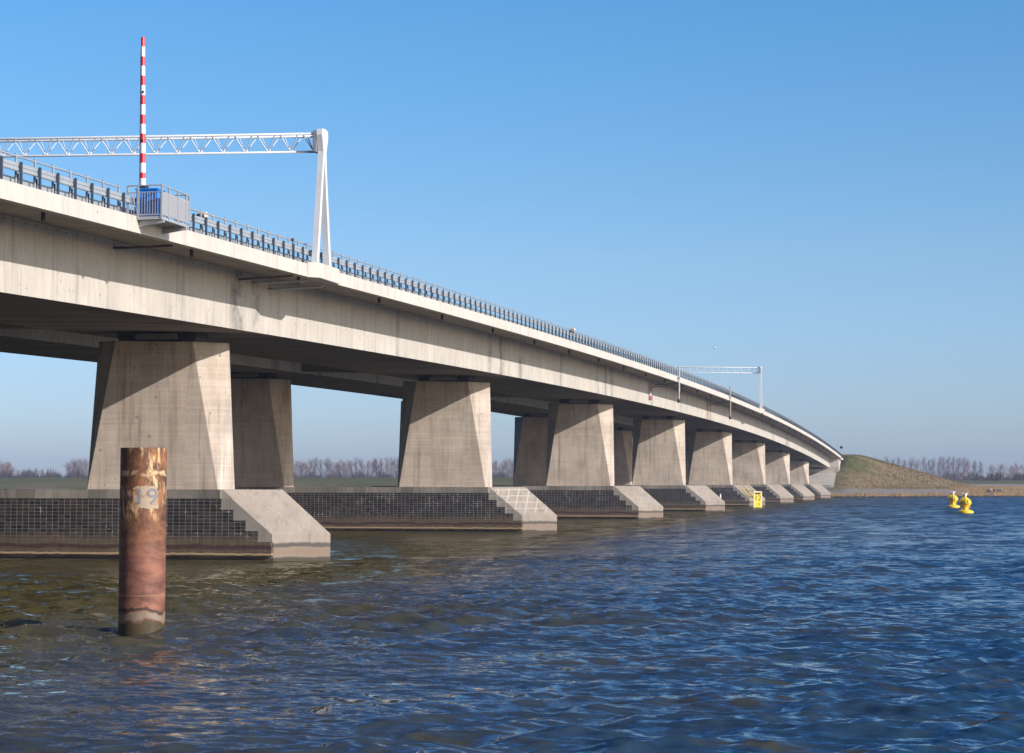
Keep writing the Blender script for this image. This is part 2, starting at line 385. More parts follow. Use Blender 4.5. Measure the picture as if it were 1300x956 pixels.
# corbel below the gantry feet, ends chamfered
def corbel(y0, y1, xo, ztop, h):
    bm = B()
    z = zz(-32.1, (y0+y1)/2, ztop)
    prism(bm, [(-32.097, y0-.25), (xo, y0+.3), (xo, y1-.35), (-32.097, y1+.5)], z-h, z, 'z')
    link('corbel', bm, C_edge, deck, bevel=.02)
G1 = (99.96, 102.11); G2 = (344.1, 346.3)
corbel(99.2, 103.2, -31.58, 3.63, .78); corbel(343.4, 347.2, -31.58, 3.63, .78)
# drains below the cantilever
y = 55.0
while y < 600:
    bm = B(); z = zz(-33, y, 2.95); tube(bm, [(-33, y, z+.03), (-33, y, z-.34)], .085, 8); link('drain_pipe', bm, black_s, deck); y += 15.1
# cross pipes below the cantilever
for y, d in ((81.9, .30), (99.7, .42), (102.2, .55)):
    bm = B(); pts = [(-35.27, y, zz(-35.3, y, 3.0-d))]
    for i in range(11):
        t = i/10; pts.append((-34.9+2.9*t*(.86 if d > .35 else .8), y, zz(-34, y, 3.0-d+.05*t)))
    if d > .35:
        b = pts[-1]; pts += [(b[0]+.16, y, b[2]+.05), (b[0]+.29, y, b[2]+.16), (b[0]+.35, y, b[2]+.34), (b[0]+.37, y, b[2]+.62)]
    tube(bm, pts, .055, 8); link('pipe', bm, pipe_s if d < .35 else galv, deck, smooth=True)
for y in (97.6, 243, 302):
    bm = B(); z = zz(-34, y, 2.6); tube(bm, [(-35.27, y, z), (-32.4, y, z+.12)], .05, 8); link('pipe', bm, pipe_s, deck)
# small anchor sockets along the top of the right web
bm = B(); y = 62.0
while y < 330:
    z = zz(-35.3, y, 2.86); box(bm, -35.34, -35.285, y-.05, y+.05, z-.03, z+.03); y += .95
link('socket_row', bm, C_sof, deck)['kind'] = 'stuff'

# ------------------------------------------------------------------ piers
def make_pier(i):
    y0 = PY[i]
    num = str(i+1)
    labels = {0: 'concrete pier beyond the left edge of the photo',
      1: 'nearest and largest concrete pier with painted number 2, behind the rusty steel pile',
      2: 'second nearest concrete pier, numbered 3, with white mortar lines across its sloping nose',
      3: 'third concrete pier from the left, between the pier numbered 3 and a smaller one',
      4: 'fourth concrete pier from the left, just left of the hanging red and white board',
      5: 'fifth concrete pier from the left, whose nose has the yellow height board beside it',
      6: 'sixth concrete pier from the left, just right of the yellow height board',
      7: 'seventh concrete pier from the left, second last before the grassy embankment',
      8: 'last and smallest concrete pier, standing nearest the grassy embankment'}
    root = thing('bridge_pier', labels[i], 'pier', (-49.5, y0+2, 0), 'concrete piers carrying the bridge')
    # footing body: pointed raked noses like a ship's bow
    bm = B(); D = 4.0; y1 = y0+D
    def ring(xr, xt, z): return [bm.verts.new(p) for p in ((xr, y0, z), (xt, y0+2, z), (xr, y1, z), (-99-xr, y1, z), (-99-xt, y0+2, z), (-99-xr, y0, z))]
    rr = [ring(-34.0, -31.6, -2), ring(-34.0, -31.6, .3), ring(-34.0, -31.6, 1.38), ring(-36.74, -34.2, 3.65)]
    fs = []
    for p_, q_ in zip(rr, rr[1:]):
        for k in range(6): fs.append(bm.faces.new((p_[k], p_[(k+1) % 6], q_[(k+1) % 6], q_[k])))
    fs.append(bm.faces.new(rr[0])); fs.append(bm.faces.new(rr[-1])); bmesh.ops.recalc_face_normals(bm, faces=fs)
    ft = link('footing', bm, C_foot, root)
    # stepped tile facing and coping on both long sides
    right = [(-36.75, 3.19), (-36.75, 2.63), (-36.083, 2.63), (-36.083, 2.09), (-35.417, 2.09), (-35.417, 1.55), (-34.75, 1.55), (-34.75, 1.0), (-34.08, 1.0), (-34.02, .30)]
    left = [(-99-x, z) for x, z in right[::-1]]
    for ya, yb in ((y0-.22, y0-.003), (y1+.003, y1+.22)):
        bm = B(); prism(bm, [(x, z) for x, z in right]+left, ya, yb, 'y'); link('tile_facing', bm, C_tile, root)
    for ya, yb in ((y0-.24, y0+.25), (y1-.25, y1+.24)):
        bm = B(); prism(bm, [(-36.8, 3.664), (-62.2, 3.664), (-62.2, 3.195), (-36.8, 3.195)], ya, yb, 'y'); link('coping', bm, C_cap, root)
    # plain stepped blocks between the tiles and the raked edge
    st = [(x, z) for x, z in right[:-1]]
    for sg in (1, -1):
        for ya, yb in ((y0-.21, y0-.002), (y1+.002, y1+.21)):
            pl = [(-36.74, 3.19), (-36.18, 3.19), (-34.0, 1.38), (-34.0, 1.003)]+st[::-1][1:-1]
            bm = B(); prism(bm, [(x-.0015 if sg > 0 else -99-x, z) for x, z in pl], ya, yb, 'y'); link('edge_blocks', bm, C_foot2, root)
    # columns
    for cx in (-40.8, -57.8):
        bm = B(); f = y0+.5
        def V(x, y, z): return bm.verts.new((x, y, z))
        bot = [V(cx-3.62, f, 3.64), V(cx+3.62, f, 3.64), V(cx+3.62, f+2.5, 3.64), V(cx-3.62, f+2.5, 3.64)]
        tp = lambda x, y: V(x, y, zz(x, y, -.52))
        t = [tp(cx-2.15, f), tp(cx+2.15, f), tp(cx+3.7, f+1.25), tp(cx+2.15, f+2.5), tp(cx-2.15, f+2.5), tp(cx-3.626, f+1.25)]
        F_ = [(bot[0], bot[1], t[1], t[0]), (bot[1], t[2], t[1]), (bot[1], bot[2], t[2]), (bot[2], t[3], t[2]), (bot[2], bot[3], t[4], t[3]), (bot[3], t[5], t[4]), (bot[3], bot[0], t[5]), (bot[0], t[0], t[5]), tuple(t), tuple(bot[::-1])]
        fs = [bm.faces.new(q) for q in F_]; bmesh.ops.recalc_face_normals(bm, faces=fs)
        col = link('column', bm, C_col, root, bevel=.025); col['o0'] = (-49.5, y0+2, 0)
        zt = zz(cx, f, -.52)
        for dx in (-1.75, 1.7):
            bm = B(); box(bm, cx+dx-.42, cx+dx+.42, f+.5, f+2.0, zt-.08, zz(cx+dx, f, -.22)); box(bm, cx+dx-.5, cx+dx+.5, f+.4, f+2.1, zz(cx+dx, f, -.215), zz(cx+dx, f, 0)+.02); link('bearing', bm, pipe_s, col)
        bm = B(); box(bm, cx-1.1, cx+1.1, f+.15, f+2.2, zt+.1, zt+.4); link('bearing_block', bm, C_foot2, col)
        if i > 0:
            bm = text_bm(num, .8, .006); bmesh.ops.translate(bm, verts=bm.verts, vec=(cx+.02, f-.006, zt-.5)); link('painted_number', bm, num_m, col)
    return root
for i in range(9): make_pier(i)

# ------------------------------------------------------------------ abutment
ab = thing('bridge_abutment', 'pale concrete abutment where the bridge meets the grassy embankment', 'abutment', (-49.5, 590, 5))
bm = B(); prism(bm, [(-66.6, 4), (-66.6, 8.6), (-37.3, 7.9), (-33.2, 6.7), (-33.2, 4)], 586.4, 591.0, 'y'); link('bearing_bench', bm, C_abut, ab, bevel=.03)
bm = B(); box(bm, -66.6, -37.5, 591.0, 594, 5, zz(-50, 592, 2.9)); link('back_wall', bm, C_abut, ab)
for x0, x1 in ((-37.4, -32.7), (-66.6, -62.2)):
    bm = B(); prism(bm, [(588.6, 6.2), (587.8, 8.6), (587.8, zz(-32, 589, 2.74)), (603, zz(-32, 603, 2.74)), (603, 6.2)], x0, x1, 'x'); link('wing_wall', bm, C_abut, ab, bevel=.03)
bm = B(); box(bm, -66.6, -32.6, 590.3, 604, zz(-32.4, 600, 2.8), zz(-32.4, 604, 3.3)); link('end_slab', bm, C_abut, ab)
bm = B(); box(bm, -32.55, -32.1, 590.1, 604, zz(-32.1, 600, 2.83), zz(-32.1, 604, 3.58)); link('edge_beam', bm, C_edge, ab)

# ------------------------------------------------------------------ safety barrier and handrail on the right edge
PL = (76.5, 79.9)                # gap taken by the barrier platform
def rail_runs(skip):
    runs = [(YA, YE+6)] if not skip else [(YA, PL[0]), (PL[1], YE+6)]
    return runs
gr = thing('safety_barrier', 'grey steel crash barrier with dark posts along the outer edge of the deck', 'guardrail', (-32.3, 20, 8))
bm = B()
for a, b in rail_runs(False):
    extrude(bm, [(-32.40, 4.09), (-32.37, 4.12), (-32.37, 4.20), (-32.395, 4.24), (-32.37, 4.28), (-32.37, 4.38), (-32.40, 4.40), (-32.45, 4.40), (-32.45, 4.09)], a, b)
link('beam', bm, galv_l, gr)
bm = B(); extrude(bm, [(-32.80, 3.34), (-32.80, 3.96), (-32.85, 3.96), (-32.85, 3.34)], YA, YE+6); link('kerb_rail', bm, galv_l, gr)
def posts(parent, name, mat, y0, pitch, fn, nmax=100, gap=None):
    ys = []; y = y0
    while y < YE+6:
        if not gap or not (gap[0] < y < gap[1]): ys.append(y)
        y += pitch
    first = None
    vis = [y for y in ys if y > 60]; near = vis[:nmax]; rest = vis[nmax:]
    for y in near:
        bm = B(); fn(bm, y); link(name, bm, mat, parent)
    bm = B()
    for y in rest: fn(bm, y)
    o = link(name, bm, mat, parent); o['kind'] = 'stuff'
def gpost(bm, y):
    z = zz(-32.3, y, 0); box(bm, -32.33, -32.25, y-.045, y+.045, z+3.45, z+4.32)
posts(gr, 'post', post_m, 66.75-1.53*10, 1.53, gpost)
def gthin(bm, y):
    z = zz(-33, y, 0); box(bm, -32.79, -32.75, y-.03, y+.03, z+3.36, z+4.0)
posts(gr, 'stay', post_m, 67.5-1.53*10, 1.53, gthin, 100)
hr = thing('handrail', 'thin grey tubular handrail rising behind the crash barrier of the bridge', 'handrail', (-32.7, 20, 8))
def hx(off):
    pts = []; n = 180
    return lambda a, b: [(-32.75, a+(b-a)*i/n, zz(-32.75, a+(b-a)*i/n, off)) for i in range(n+1)]
for a, b in rail_runs(True):
    bm = B(); tube(bm, hx(4.72)(a, b), .035, 6); link('rail', bm, galv, hr, smooth=True)
def hpost(bm, y):
    z = zz(-32.75, y, 0); box(bm, -32.78, -32.72, y-.045, y+.045, z+3.36, z+4.71)
posts(hr, 'post', galv, 65.75-1.53*10, 1.53, hpost, gap=PL)
# barrier and rail on the far edge of the deck
gl = thing('far_edge_barrier', 'steel barrier along the far left edge of the bridge deck, mostly hidden', 'guardrail', (-66.6, 20, 8))
bm = B(); extrude(bm, [(-66.5, 4.0), (-66.5, 4.33), (-66.58, 4.33), (-66.58, 4.0)], YA, YE); link('beam', bm, galv_l, gl)
bm = B()
for k in range(190): z = zz(-66.6, YA+3*k, 0); box(bm, -66.7, -66.6, YA+3*k-.05, YA+3*k+.05, z+3.56, z+4.35)
link('post', bm, post_m, gl)['kind'] = 'stuff'

# ------------------------------------------------------------------ barrier platform, cabinet, boom
PX, P0, P1, PZ = -31.04, 76.8, 79.8, 14.72
pf = thing('barrier_platform', 'grey railed steel platform cantilevered from the deck edge around the blue cabinet', 'platform', (-31.6, 78.3, PZ-.1))
bm = B(); box(bm, -32.52, PX, P0, P1, PZ-.16, PZ-.04); link('floor', bm, galv, pf)
for y in (P0+.25, P1-.3):
    bm = B(); prism(bm, [(-32.095, PZ-.17), (PX+.02, PZ-.17), (PX+.02, PZ-.27), (-32.095, PZ-.42)], y-.05, y+.05, 'y'); link('bracket', bm, galv, pf)
RT = 1.22
bm = B()
tube(bm, [(-32.5, P0, PZ+RT), (PX, P0, PZ+RT), (PX, P1, PZ+RT-.03)], .032, 6)
tube(bm, [(-32.5, P0, PZ+RT-.28), (PX, P0, PZ+RT-.28)], .024, 6); tube(bm, [(-32.5, P0, PZ+.03), (PX, P0, PZ+.03), (PX, P1, PZ+.03)], .03, 6)
tube(bm, [(PX, P1, PZ+RT), (-32.4, P1, PZ+RT)], .03, 6)
link('handrail', bm, galv, pf)
for x, y in ((-32.5, P0), (-32.05, P0), (PX, P0), (PX, P0+.75), (PX, P0+1.75), (PX, P1-.35), (PX, P1)):
    bm = B(); box(bm, x-.035, x+.035, y-.035, y+.035, PZ-.1, PZ+RT); link('post', bm, galv, pf)
for k in range(13):
    x = -32.5+k*(1.46/13)+.06
    bm = B(); box(bm, x-.011, x+.011, P0-.011, P0+.011, PZ+.03, PZ+RT-.28); link('baluster', bm, galv, pf)
mesh_m = plain('grey_mesh_panel', (.36, .36, .38), .6, .1, .1)
for a, b in ((P0+.04, P0+.72), (P0+.79, P0+1.71), (P0+1.79, P1-.39), (P1-.31, P1-.04)):
    bm = B()
    n = int((b-a)/.032)
    for j in range(n): yy = a+(b-a)*(j+.5)/n; box(bm, PX-.008, PX+.008, yy-.0115, yy+.0115, PZ+.06, PZ+RT-.3)
    box(bm, PX-.01, PX+.01, a, b, PZ+RT-.3, PZ+RT-.26)
    link('mesh_panel', bm, mesh_m, pf)
cab = thing('barrier_cabinet', 'bright blue ribbed drive cabinet inside the railed platform at the foot of the striped boom', 'cabinet', (-31.9, 77.6, PZ-.04))
bm = B(); box(bm, -32.32, -31.42, 77.25, 78.05, PZ-.035, PZ+1.12); link('body', bm, blue_s, cab, bevel=.02)
bm = B(); box(bm, -32.36, -31.38, 77.2, 78.1, PZ+1.12, PZ+1.17); link('lid', bm, blue_s, cab, bevel=.015)
bm = B()
for k in range(5): box(bm, -32.2+k*.17, -32.19+k*.17+.02, 77.225, 77.249, PZ+.1, PZ+1.05)
link('rib', bm, plain('dark_blue_rib', (.01, .06, .25), .5), cab)
bm = B(); box(bm, -31.75, -31.45, 77.23, 77.249, PZ+.62, PZ+.68); link('handle', bm, black_s, cab)
boom = thing('barrier_boom', 'raised red and white striped barrier boom standing upright above the blue cabinet', 'barrier', (-32.15, 77.6, PZ+1.17))
bm = B()
z0, z1 = PZ+1.17, 22.17
ys = [73,126,183,236,292,346,402,455,512,565,620,674,731,785,840,872,935]
zs = [z1-(y-73)/(935-73)*(z1-z0) for y in ys]
for k in range(16):
    a, b = zs[k+1], zs[k]
    ra = .125-.045*(a-z0)/(z1-z0); rb = .125-.045*(b-z0)/(z1-z0)
    tube(bm, [(-32.19-.07*(a-z0)/(z1-z0), 77.6, a), (-32.19-.07*(b-z0)/(z1-z0), 77.6, b)], ra, 12, rb, mi=k % 2, cap=(k in (0, 15)))
link('pole', bm, [red_s, wht_s], boom, smooth=False)
bm = B(); box(bm, -32.3, -32.0, 77.42, 77.78, z0-.02, z0+.16); link('pivot_clamp', bm, black_s, boom)
bm = B(); tube(bm, [(-32.34, 77.6, z0), (-32.35, 77.6, z1-.5)], .008, 5); link('stay_wire', bm, black_s, boom)
bm = B(); ball(bm, (-32.17, 77.48, 19.9), .05); ball(bm, (-32.17, 77.46, 17.9), .05); link('warning_lamp', bm, black_s, boom)

# ------------------------------------------------------------------ gantries
def gantry(ys, zb, ztop, label, nb=27):
    ym = sum(ys)/2; X0 = -32.0
    g = thing('sign_gantry', label, 'gantry', (X0, ym, zb), 'white lattice gantries over the road')
    for y in ys:
        bm = B(); s = 1 if y < ym else -1
        # box leg tapering and leaning towards the middle
        def ring(yc, z, wx, wy): return [bm.verts.new((X0+a*wx, yc+b*wy, z)) for a, b in ((-1, -1), (1, -1), (1, 1), (-1, 1))]
        rr = [ring(y, zb, .15, .17), ring(y+s*.84, zb+5.0, .14, .15), ring(ym-s*.10, ztop-1.1, .16, .13)]
        for a, b in zip(rr, rr[1:]):
            for k in range(4): bm.faces.new((a[k], a[(k+1) % 4], b[(k+1) % 4], b[k]))
        bm.faces.new(rr[0][::-1]); bm.faces.new(rr[-1])
        leg = link('leg', bm, white_s, g); leg['o0'] = (X0, ym, zb)
        bm = B(); box(bm, X0-.26, X0+.26, y-.26, y+.26, zb-.03, zb+.04); link('foot_plate', bm, galv, leg)
    bm = B()
    prism(bm, [(ym-.22, ztop-1.25), (ym+.22, ztop-1.25), (ym+.52, ztop-.35), (ym+.46, ztop-.1), (ym+.3, ztop), (ym-.3, ztop), (ym-.46, ztop-.1), (ym-.52, ztop-.35)], X0-.17, X0+.17, 'x')
    link('head', bm, white_s, g, bevel=.02)
    bm = B(); box(bm, X0-.36, X0-.19, ym-.5, ym+.5, ztop-1.22, ztop-.12); link('end_plate', bm, grey_s, g)
    L = 34.6; dz = lambda x: .02*(X0-x)
    zt, zl = ztop-.28, ztop-1.16
    for dy in (-.4, .4):
        bm = B(); tube(bm, [(X0-.3, ym+dy, zt), (X0-L, ym+dy, zt+.02*L)], .062, 8); link('chord', bm, white_s, g, smooth=True)
    bm = B(); tube(bm, [(X0-.3, ym, zl), (X0-L, ym, zl+.02*L)], .062, 8); link('chord', bm, white_s, g, smooth=True)
    p = 1.25
    for k in range(int((L-.6)/p)):
        xa = X0-.45-k*p; xm = xa-p/2; xb = xa-p
        bm = B()
        for dy in (-.4, .4):
            tube(bm, [(xa, ym, zl+dz(xa)), (xm+.13, ym+dy, zt+dz(xm))], .028, 5)
            tube(bm, [(xm-.13, ym+dy, zt+dz(xm)), (xb, ym, zl+dz(xb))], .028, 5)
        tube(bm, [(xm, ym-.4, zt+dz(xm)), (xm, ym+.4, zt+dz(xm))], .025, 5)
        link('lattice_bay', bm, white_s, g)
    # leg on the far side
    bm = B(); xf = X0-L
    tube(bm, [(xf, ym-1.1, zb+.8), (xf, ym, ztop)], .16, 6); tube(bm, [(xf, ym+1.1, zb+.8), (xf, ym, ztop+.5)], .16, 6); link('far_leg', bm, white_s, g)
    return g
gantry(G1, zz(-32, 101, 3.64), 22.34, 'nearer white lattice gantry on splayed legs, beside the striped boom')
gantry(G2, zz(-32, 345, 3.64), 23.6, 'distant small white lattice gantry above the far end of the deck')

# ------------------------------------------------------------------ small things on the deck
def sigbox(y, label, s=1.0):
    x = -33.2; z = zz(x, y, 3.36)
    t = thing('signal_lamp', label, 'signal', (x, y, z))
    bm = B(); box(bm, x-.04, x+.04, y-.04, y+.04, z, z+1.05); link('post', bm, grey_s, t)
    bm = B(); prism(bm, [(y-.2*s, z+1.0), (y+.26*s, z+1.0), (y+.26*s, z+1.42*s+.05), (y+.05, z+1.6*s), (y-.2*s, z+1.5*s)], x-.2*s, x+.22*s, 'x'); link('housing', bm, cream, t, bevel=.03)
    bm = B(); tube(bm, [(x, y-.19*s, z+1.28*s), (x, y-.42*s, z+1.25*s)], .19*s, 12, .2*s, cap=True); link('hood', bm, black_s, t)
sigbox(87.0, 'small dark hooded signal lamp behind the rail just right of the blue cabinet', .95)
sigbox(178.5, 'cream signal lamp box with a dark hood above the middle of the handrail', 1.1)
y = 98.2; z = zz(-32.6, y, 3.5)
t = thing('marker_post', 'short dark post with round knob beside the left foot of the gantry', 'post', (-32.62, y, z))
bm = B(); tube(bm, [(-32.62, y, z-.14), (-32.62, y, z+1.2)], .035, 6); link('shaft', bm, post_m, t)
bm = B(); ball(bm, (-32.62, y, z+1.22), .085); link('knob', bm, post_m, t)
# hanging lamp poles
def hang(px, y0, y1, mat, label):
    y = ypx(px, -31.9); a = on(px, y0, 0, -31.9).z; b = on(px, y1, 0, -31.9).z
    t = thing('navigation_lamp', label, 'lamp', (-31.9, y, a), 'navigation lamps hung on poles from the deck edge')
    bm = B(); tube(bm, [(-31.9, y, a), (-31.9, y, b)], .085, 8); link('pole', bm, mat, t)
    bm = B(); tube(bm, [(-31.9, y+.5, a-.4), (-31.9, y+.5, b+1.0)], .05, 8); link('guide_rail', bm, mat, t)
    bm = B(); tube(bm, [(-31.9, y-.1, b+.1), (-31.9, y-.1, b-.32)], .2, 10); box(bm, -31.95, -31.85, y-.9, y+.1, b+.02, b+.1); link('lantern', bm, black_s, t)
    for zf in (.35, .6):
        zc = a+(b-a)*zf; bm = B(); box(bm, -32.096, -31.8, y-.12, y+.12, zc-.05, zc+.05) if zc > zz(-32.1, y, 2.83) else tube(bm, [(-31.9, y, zc), (-35.28, y, zc)], .04, 6); link('clamp', bm, pipe_s, t)
hang(879, 472, 513, galv, 'black navigation lamp on a grey pole, left one of two hanging from the deck')
hang(942.5, 497, 534, rust_p, 'black navigation lamp on a rusty brown pole, right one of two hanging from the deck')
# red white red board on the web
y = ypx(845, -35.0); za, zb = on(845, 497.5, 0, -35.1).z, on(845, 512.5, 0, -35.1).z
t = thing('navigation_board', 'narrow red white red board hanging on the web of the girder', 'sign', (-35.2, y, zb))
bm = B(); h = (za-zb)/3
for k, mi in ((0, 0), (1, 1), (2, 0)): box(bm, -35.18, -35.12, y-.75, y+.75, zb+k*h, zb+(k+1)*h, mi)
link('panel', bm, [plain('faded_red_paint', (.40, .05, .09), .6), plain('pale_grey_paint', (.5, .52, .56), .6)], t)
bm = B(); box(bm, -35.28, -35.18, y-.8, y-.7, zb+.1, za+.5); box(bm, -35.28, -35.18, y+.7, y+.8, zb+.1, za+.5); link('bracket', bm, galv, t)
# round sign at the far end
y = 604.0; p = on(1068, 568, 1, y)
t = thing('round_traffic_sign', 'small dark blue round traffic sign on a pole at the far end of the bridge', 'sign', (p.x, y, 12.2))
bm = B(); tube(bm, [(p.x, y, 11.8), (p.x, y, p.z-.5)], .035, 6); link('pole', bm, galv, t)
bm = B(); tube(bm, [(p.x, y-.03, p.z), (p.x, y+.03, p.z)], .42, 20); link('disc', bm, plain('navy_sign', (.008, .012, .09), .5), t)

# ------------------------------------------------------------------ rusty pile
PC = Vector((-21.33, 51.72)); PR = .615
pile = thing('steel_mooring_pile', 'tall rusty round steel pile with faded number 19 standing in the water', 'pile', (PC.x, PC.y, 0))
bm = B(); seg = 96
rings = []
for r, z in ((PR, -2), (PR, 0), (PR, .6), (PR, 1.02), (PR, 2), (PR, 3), (PR, 4), (PR-.001, 4.935), (PR-.03, 4.94), (PR-.035, 4.2), (PR-.035, 2.5)):
    rings.append([bm.verts.new((PC.x+r*math.cos(2*math.pi*k/seg), PC.y+r*math.sin(2*math.pi*k/seg), z)) for k in range(seg)])
for a, b in zip(rings, rings[1:]):
    for k in range(seg): bm.faces.new((a[k], a[(k+1) % seg], b[(k+1) % seg], b[k]))
bm.faces.new(rings[-1]); link('tube', bm, C_pile, pile, smooth=False)
def wrap(bm, ang, zc, r):
    for v in bm.verts:
        th = ang+v.co.x/PR; rr = r-v.co.y
        z = v.co.z+zc; v.co = (PC.x+rr*math.cos(th), PC.y+rr*math.sin(th), z)
base_ang = math.atan2(-PC.y, -PC.x)           # towards the bank
def cutv(bm, w):
    x = -w
    while x <= w:
        bmesh.ops.bisect_plane(bm, geom=bm.verts[:]+bm.edges[:]+bm.faces[:], plane_co=(x, 0, 0), plane_no=(1, 0, 0)); x += .02
bm = B(); rr = random.Random(3); pts = []
for k in range(64):
    a = 2*math.pi*k/64; ca, sa = math.cos(a), math.sin(a)
    q = 1/max(abs(ca)/.35, abs(sa)/.30); q *= 1+rr.uniform(-.13, .05)
    pts.append((q*ca, q*sa))
prism(bm, pts, -.002, .004, 'y'); bmesh.ops.triangulate(bm, faces=bm.faces[:]); cutv(bm, .4); wrap(bm, base_ang+.12, 3.62, PR+.004); link('paint_patch', bm, P_patch, pile)
bm = text_bm('19', .6, .004); bmesh.ops.triangulate(bm, faces=bm.faces[:])
for v in bm.verts: v.co.x *= 1.15
cutv(bm, .5); wrap(bm, base_ang+.12, 3.62, PR+.012); link('number_19', bm, P_digit, pile)

# ------------------------------------------------------------------ yellow height board and walkway
p = on(962, 645, 2, 0); X, Y = p.x, p.y; k = Y*math.cos(TH)-X*math.sin(TH); s = k/F
t = thing('height_board', 'yellow height gauge board with black figures standing in the water beside a pier nose', 'sign', (X, Y, 0))
bm = B(); box(bm, X-5.3*s, X+5.3*s, Y-.05, Y+.05, .12, 20.5*s); pn = link('board', bm, yel_s, t)
bm = B()
for a, b, c, d in ((-5.6, -5.1, 0, 21), (5.1, 5.6, 0, 21), (-5.6, 5.6, 20.3, 21)): box(bm, X+a*s, X+b*s, Y-.07, Y+.07, c*s-.0, d*s)
link('frame', bm, wht_s, t)
bm = B(); box(bm, X-3.8*s, X+3.8*s, Y-.078, Y-.052, 17.2*s, 19.6*s); link('black_bar', bm, ink_m, t)
for txt, sz, zc, dx in (('12', 8.2, 12.4, 0), ('1', 3.6, 4.4, -2.6), ('3', 4.6, 4.6, 1.4)):
    bm = text_bm(txt, sz*s*1.15, .01); bmesh.ops.translate(bm, verts=bm.verts, vec=(X+dx*s, Y-.075, zc*s)); link('figures', bm, ink_m, t)
for a in (-4, 4):
    bm = B(); tube(bm, [(X+a*s, Y+.15, -2), (X+a*s, Y+.15, 19*s)], .09, 8); link('pile', bm, galv, t)
t.rotation_euler.z = R(28)
# yellow stair rail from the pier nose to the board
t = thing('maintenance_ladder', 'yellow railed gangway leading down the pier nose to the height board', 'ladder', (X-2, Y+10, 2))
A = Vector((X-2.6, PY[5]-.6+0, 3.3)); E_ = Vector((X-.2, Y+.4, 1.5))
PZ5 = on(944, 621, 1, Y+14); A = Vector((PZ5.x, Y+14, PZ5.z)); 
for dx in (-.35, .35):
    o = Vector((dx, 0, 0)); bm = B(); tube(bm, [A+o, (A+E_)/2+o-Vector((0, 0, .35)), E_+o], .07, 6); link('stringer', bm, yel_s, t)
    bm = B(); tube(bm, [A+o+Vector((0, 0, .9)), (A+E_)/2+o+Vector((0, 0, .55)), E_+o+Vector((0, 0, .9))], .05, 6); link('rail', bm, yel_s, t)
bm = B()
for i in range(24):
    q = A.lerp(E_, i/23); q.z -= .35*math.sin(math.pi*i/23); box(bm, q.x-.35, q.x+.35, q.y-.08, q.y+.08, q.z-.02, q.z+.02)
link('treads', bm, yel_s, t)
# slim white gauge post in front of the fourth pier
p = on(914.5, 639, 1, PY[4]+6.5)
t = thing('gauge_post', 'thin white post standing upright at the edge of the pier footing', 'post', (p.x, p.y, 0))
bm = B(); tube(bm, [(p.x, p.y, -1), (p.x, p.y, on(914.5, 627, 1, p.y).z)], .09, 8); link('shaft', bm, wht_s, t)
bm = B(); box(bm, p.x-.13, p.x+.13, p.y-.03, p.y+.03, 1.9, 2.3); link('plate', bm, wht_s, t)

# ------------------------------------------------------------------ buoys
def buoy(px, py, num, label, s=1.0, tilt=0.0):
    p = on(px, py, 2, 0)
    root = thing('yellow_buoy', label, 'buoy', (p.x, p.y, 0), 'yellow channel buoys'); c = (p.x, p.y, 0)
    bm = B(); lathe(bm, [(.5*s, -.35), (1.0*s, -.2), (1.08*s, .1), (1.05*s, .28), (.75*s, .40), (.42*s, .5)], c, 28); link('float', bm, yel_s, root, smooth=False)
    bm = B(); lathe(bm, [(.46*s, .48), (.36*s, .62), (.40*s, .78), (.66*s, 1.0), (.84*s, 1.28), (.84*s, 1.5), (.68*s, 1.78), (.36*s, 2.02), (.14*s, 2.14)], c, 28); bd = link('body', bm, yel_s, root, smooth=True)
    bm = B()
    for k in range(6):
        an = k*math.pi/3+.6; tube(bm, [(c[0]+rr_*s*math.cos(an), c[1]+rr_*s*math.sin(an), z_) for rr_, z_ in ((.42, .5), (.7, .98), (.88, 1.3), (.88, 1.5), (.7, 1.82), (.3, 2.08))], .03, 6)
    link('rib', bm, yel_s, root)
    bm = B()   # white topmark: crossed plates widening upward
    for dr in ((1, 0), (0, 1)):
        pl = [(-.10, 2.1), (.10, 2.1), (.40, 2.62), (.42, 2.72), (.05, 2.6), (-.05, 2.6), (-.42, 2.72), (-.40, 2.62)]
        if dr[0]: prism(bm, [(c[0]+a, b) for a, b in pl], c[1]-.02, c[1]+.02, 'y')
        else: prism(bm, [(c[1]+a, b) for a, b in pl], c[0]-.02, c[0]+.02, 'x')
    link('topmark', bm, wht_s, root)
    bm = text_bm(num, .82*s, .01); cutx = []
    an = math.atan2(-c[1], -c[0])
    for v in bm.verts:
        th = an+.12+v.co.x/(.84*s); r_ = .86*s-v.co.y; z = 1.39+v.co.z; v.co = (c[0]+r_*math.cos(th), c[1]+r_*math.sin(th), z)
    link('number', bm, ink_m, root)
buoy(1210, 644.5, '51', 'yellow buoy with number 51, the farther and left one of two')
buoy(1225.5, 651.5, '53', 'yellow buoy with number 53, the nearer and right one of two')

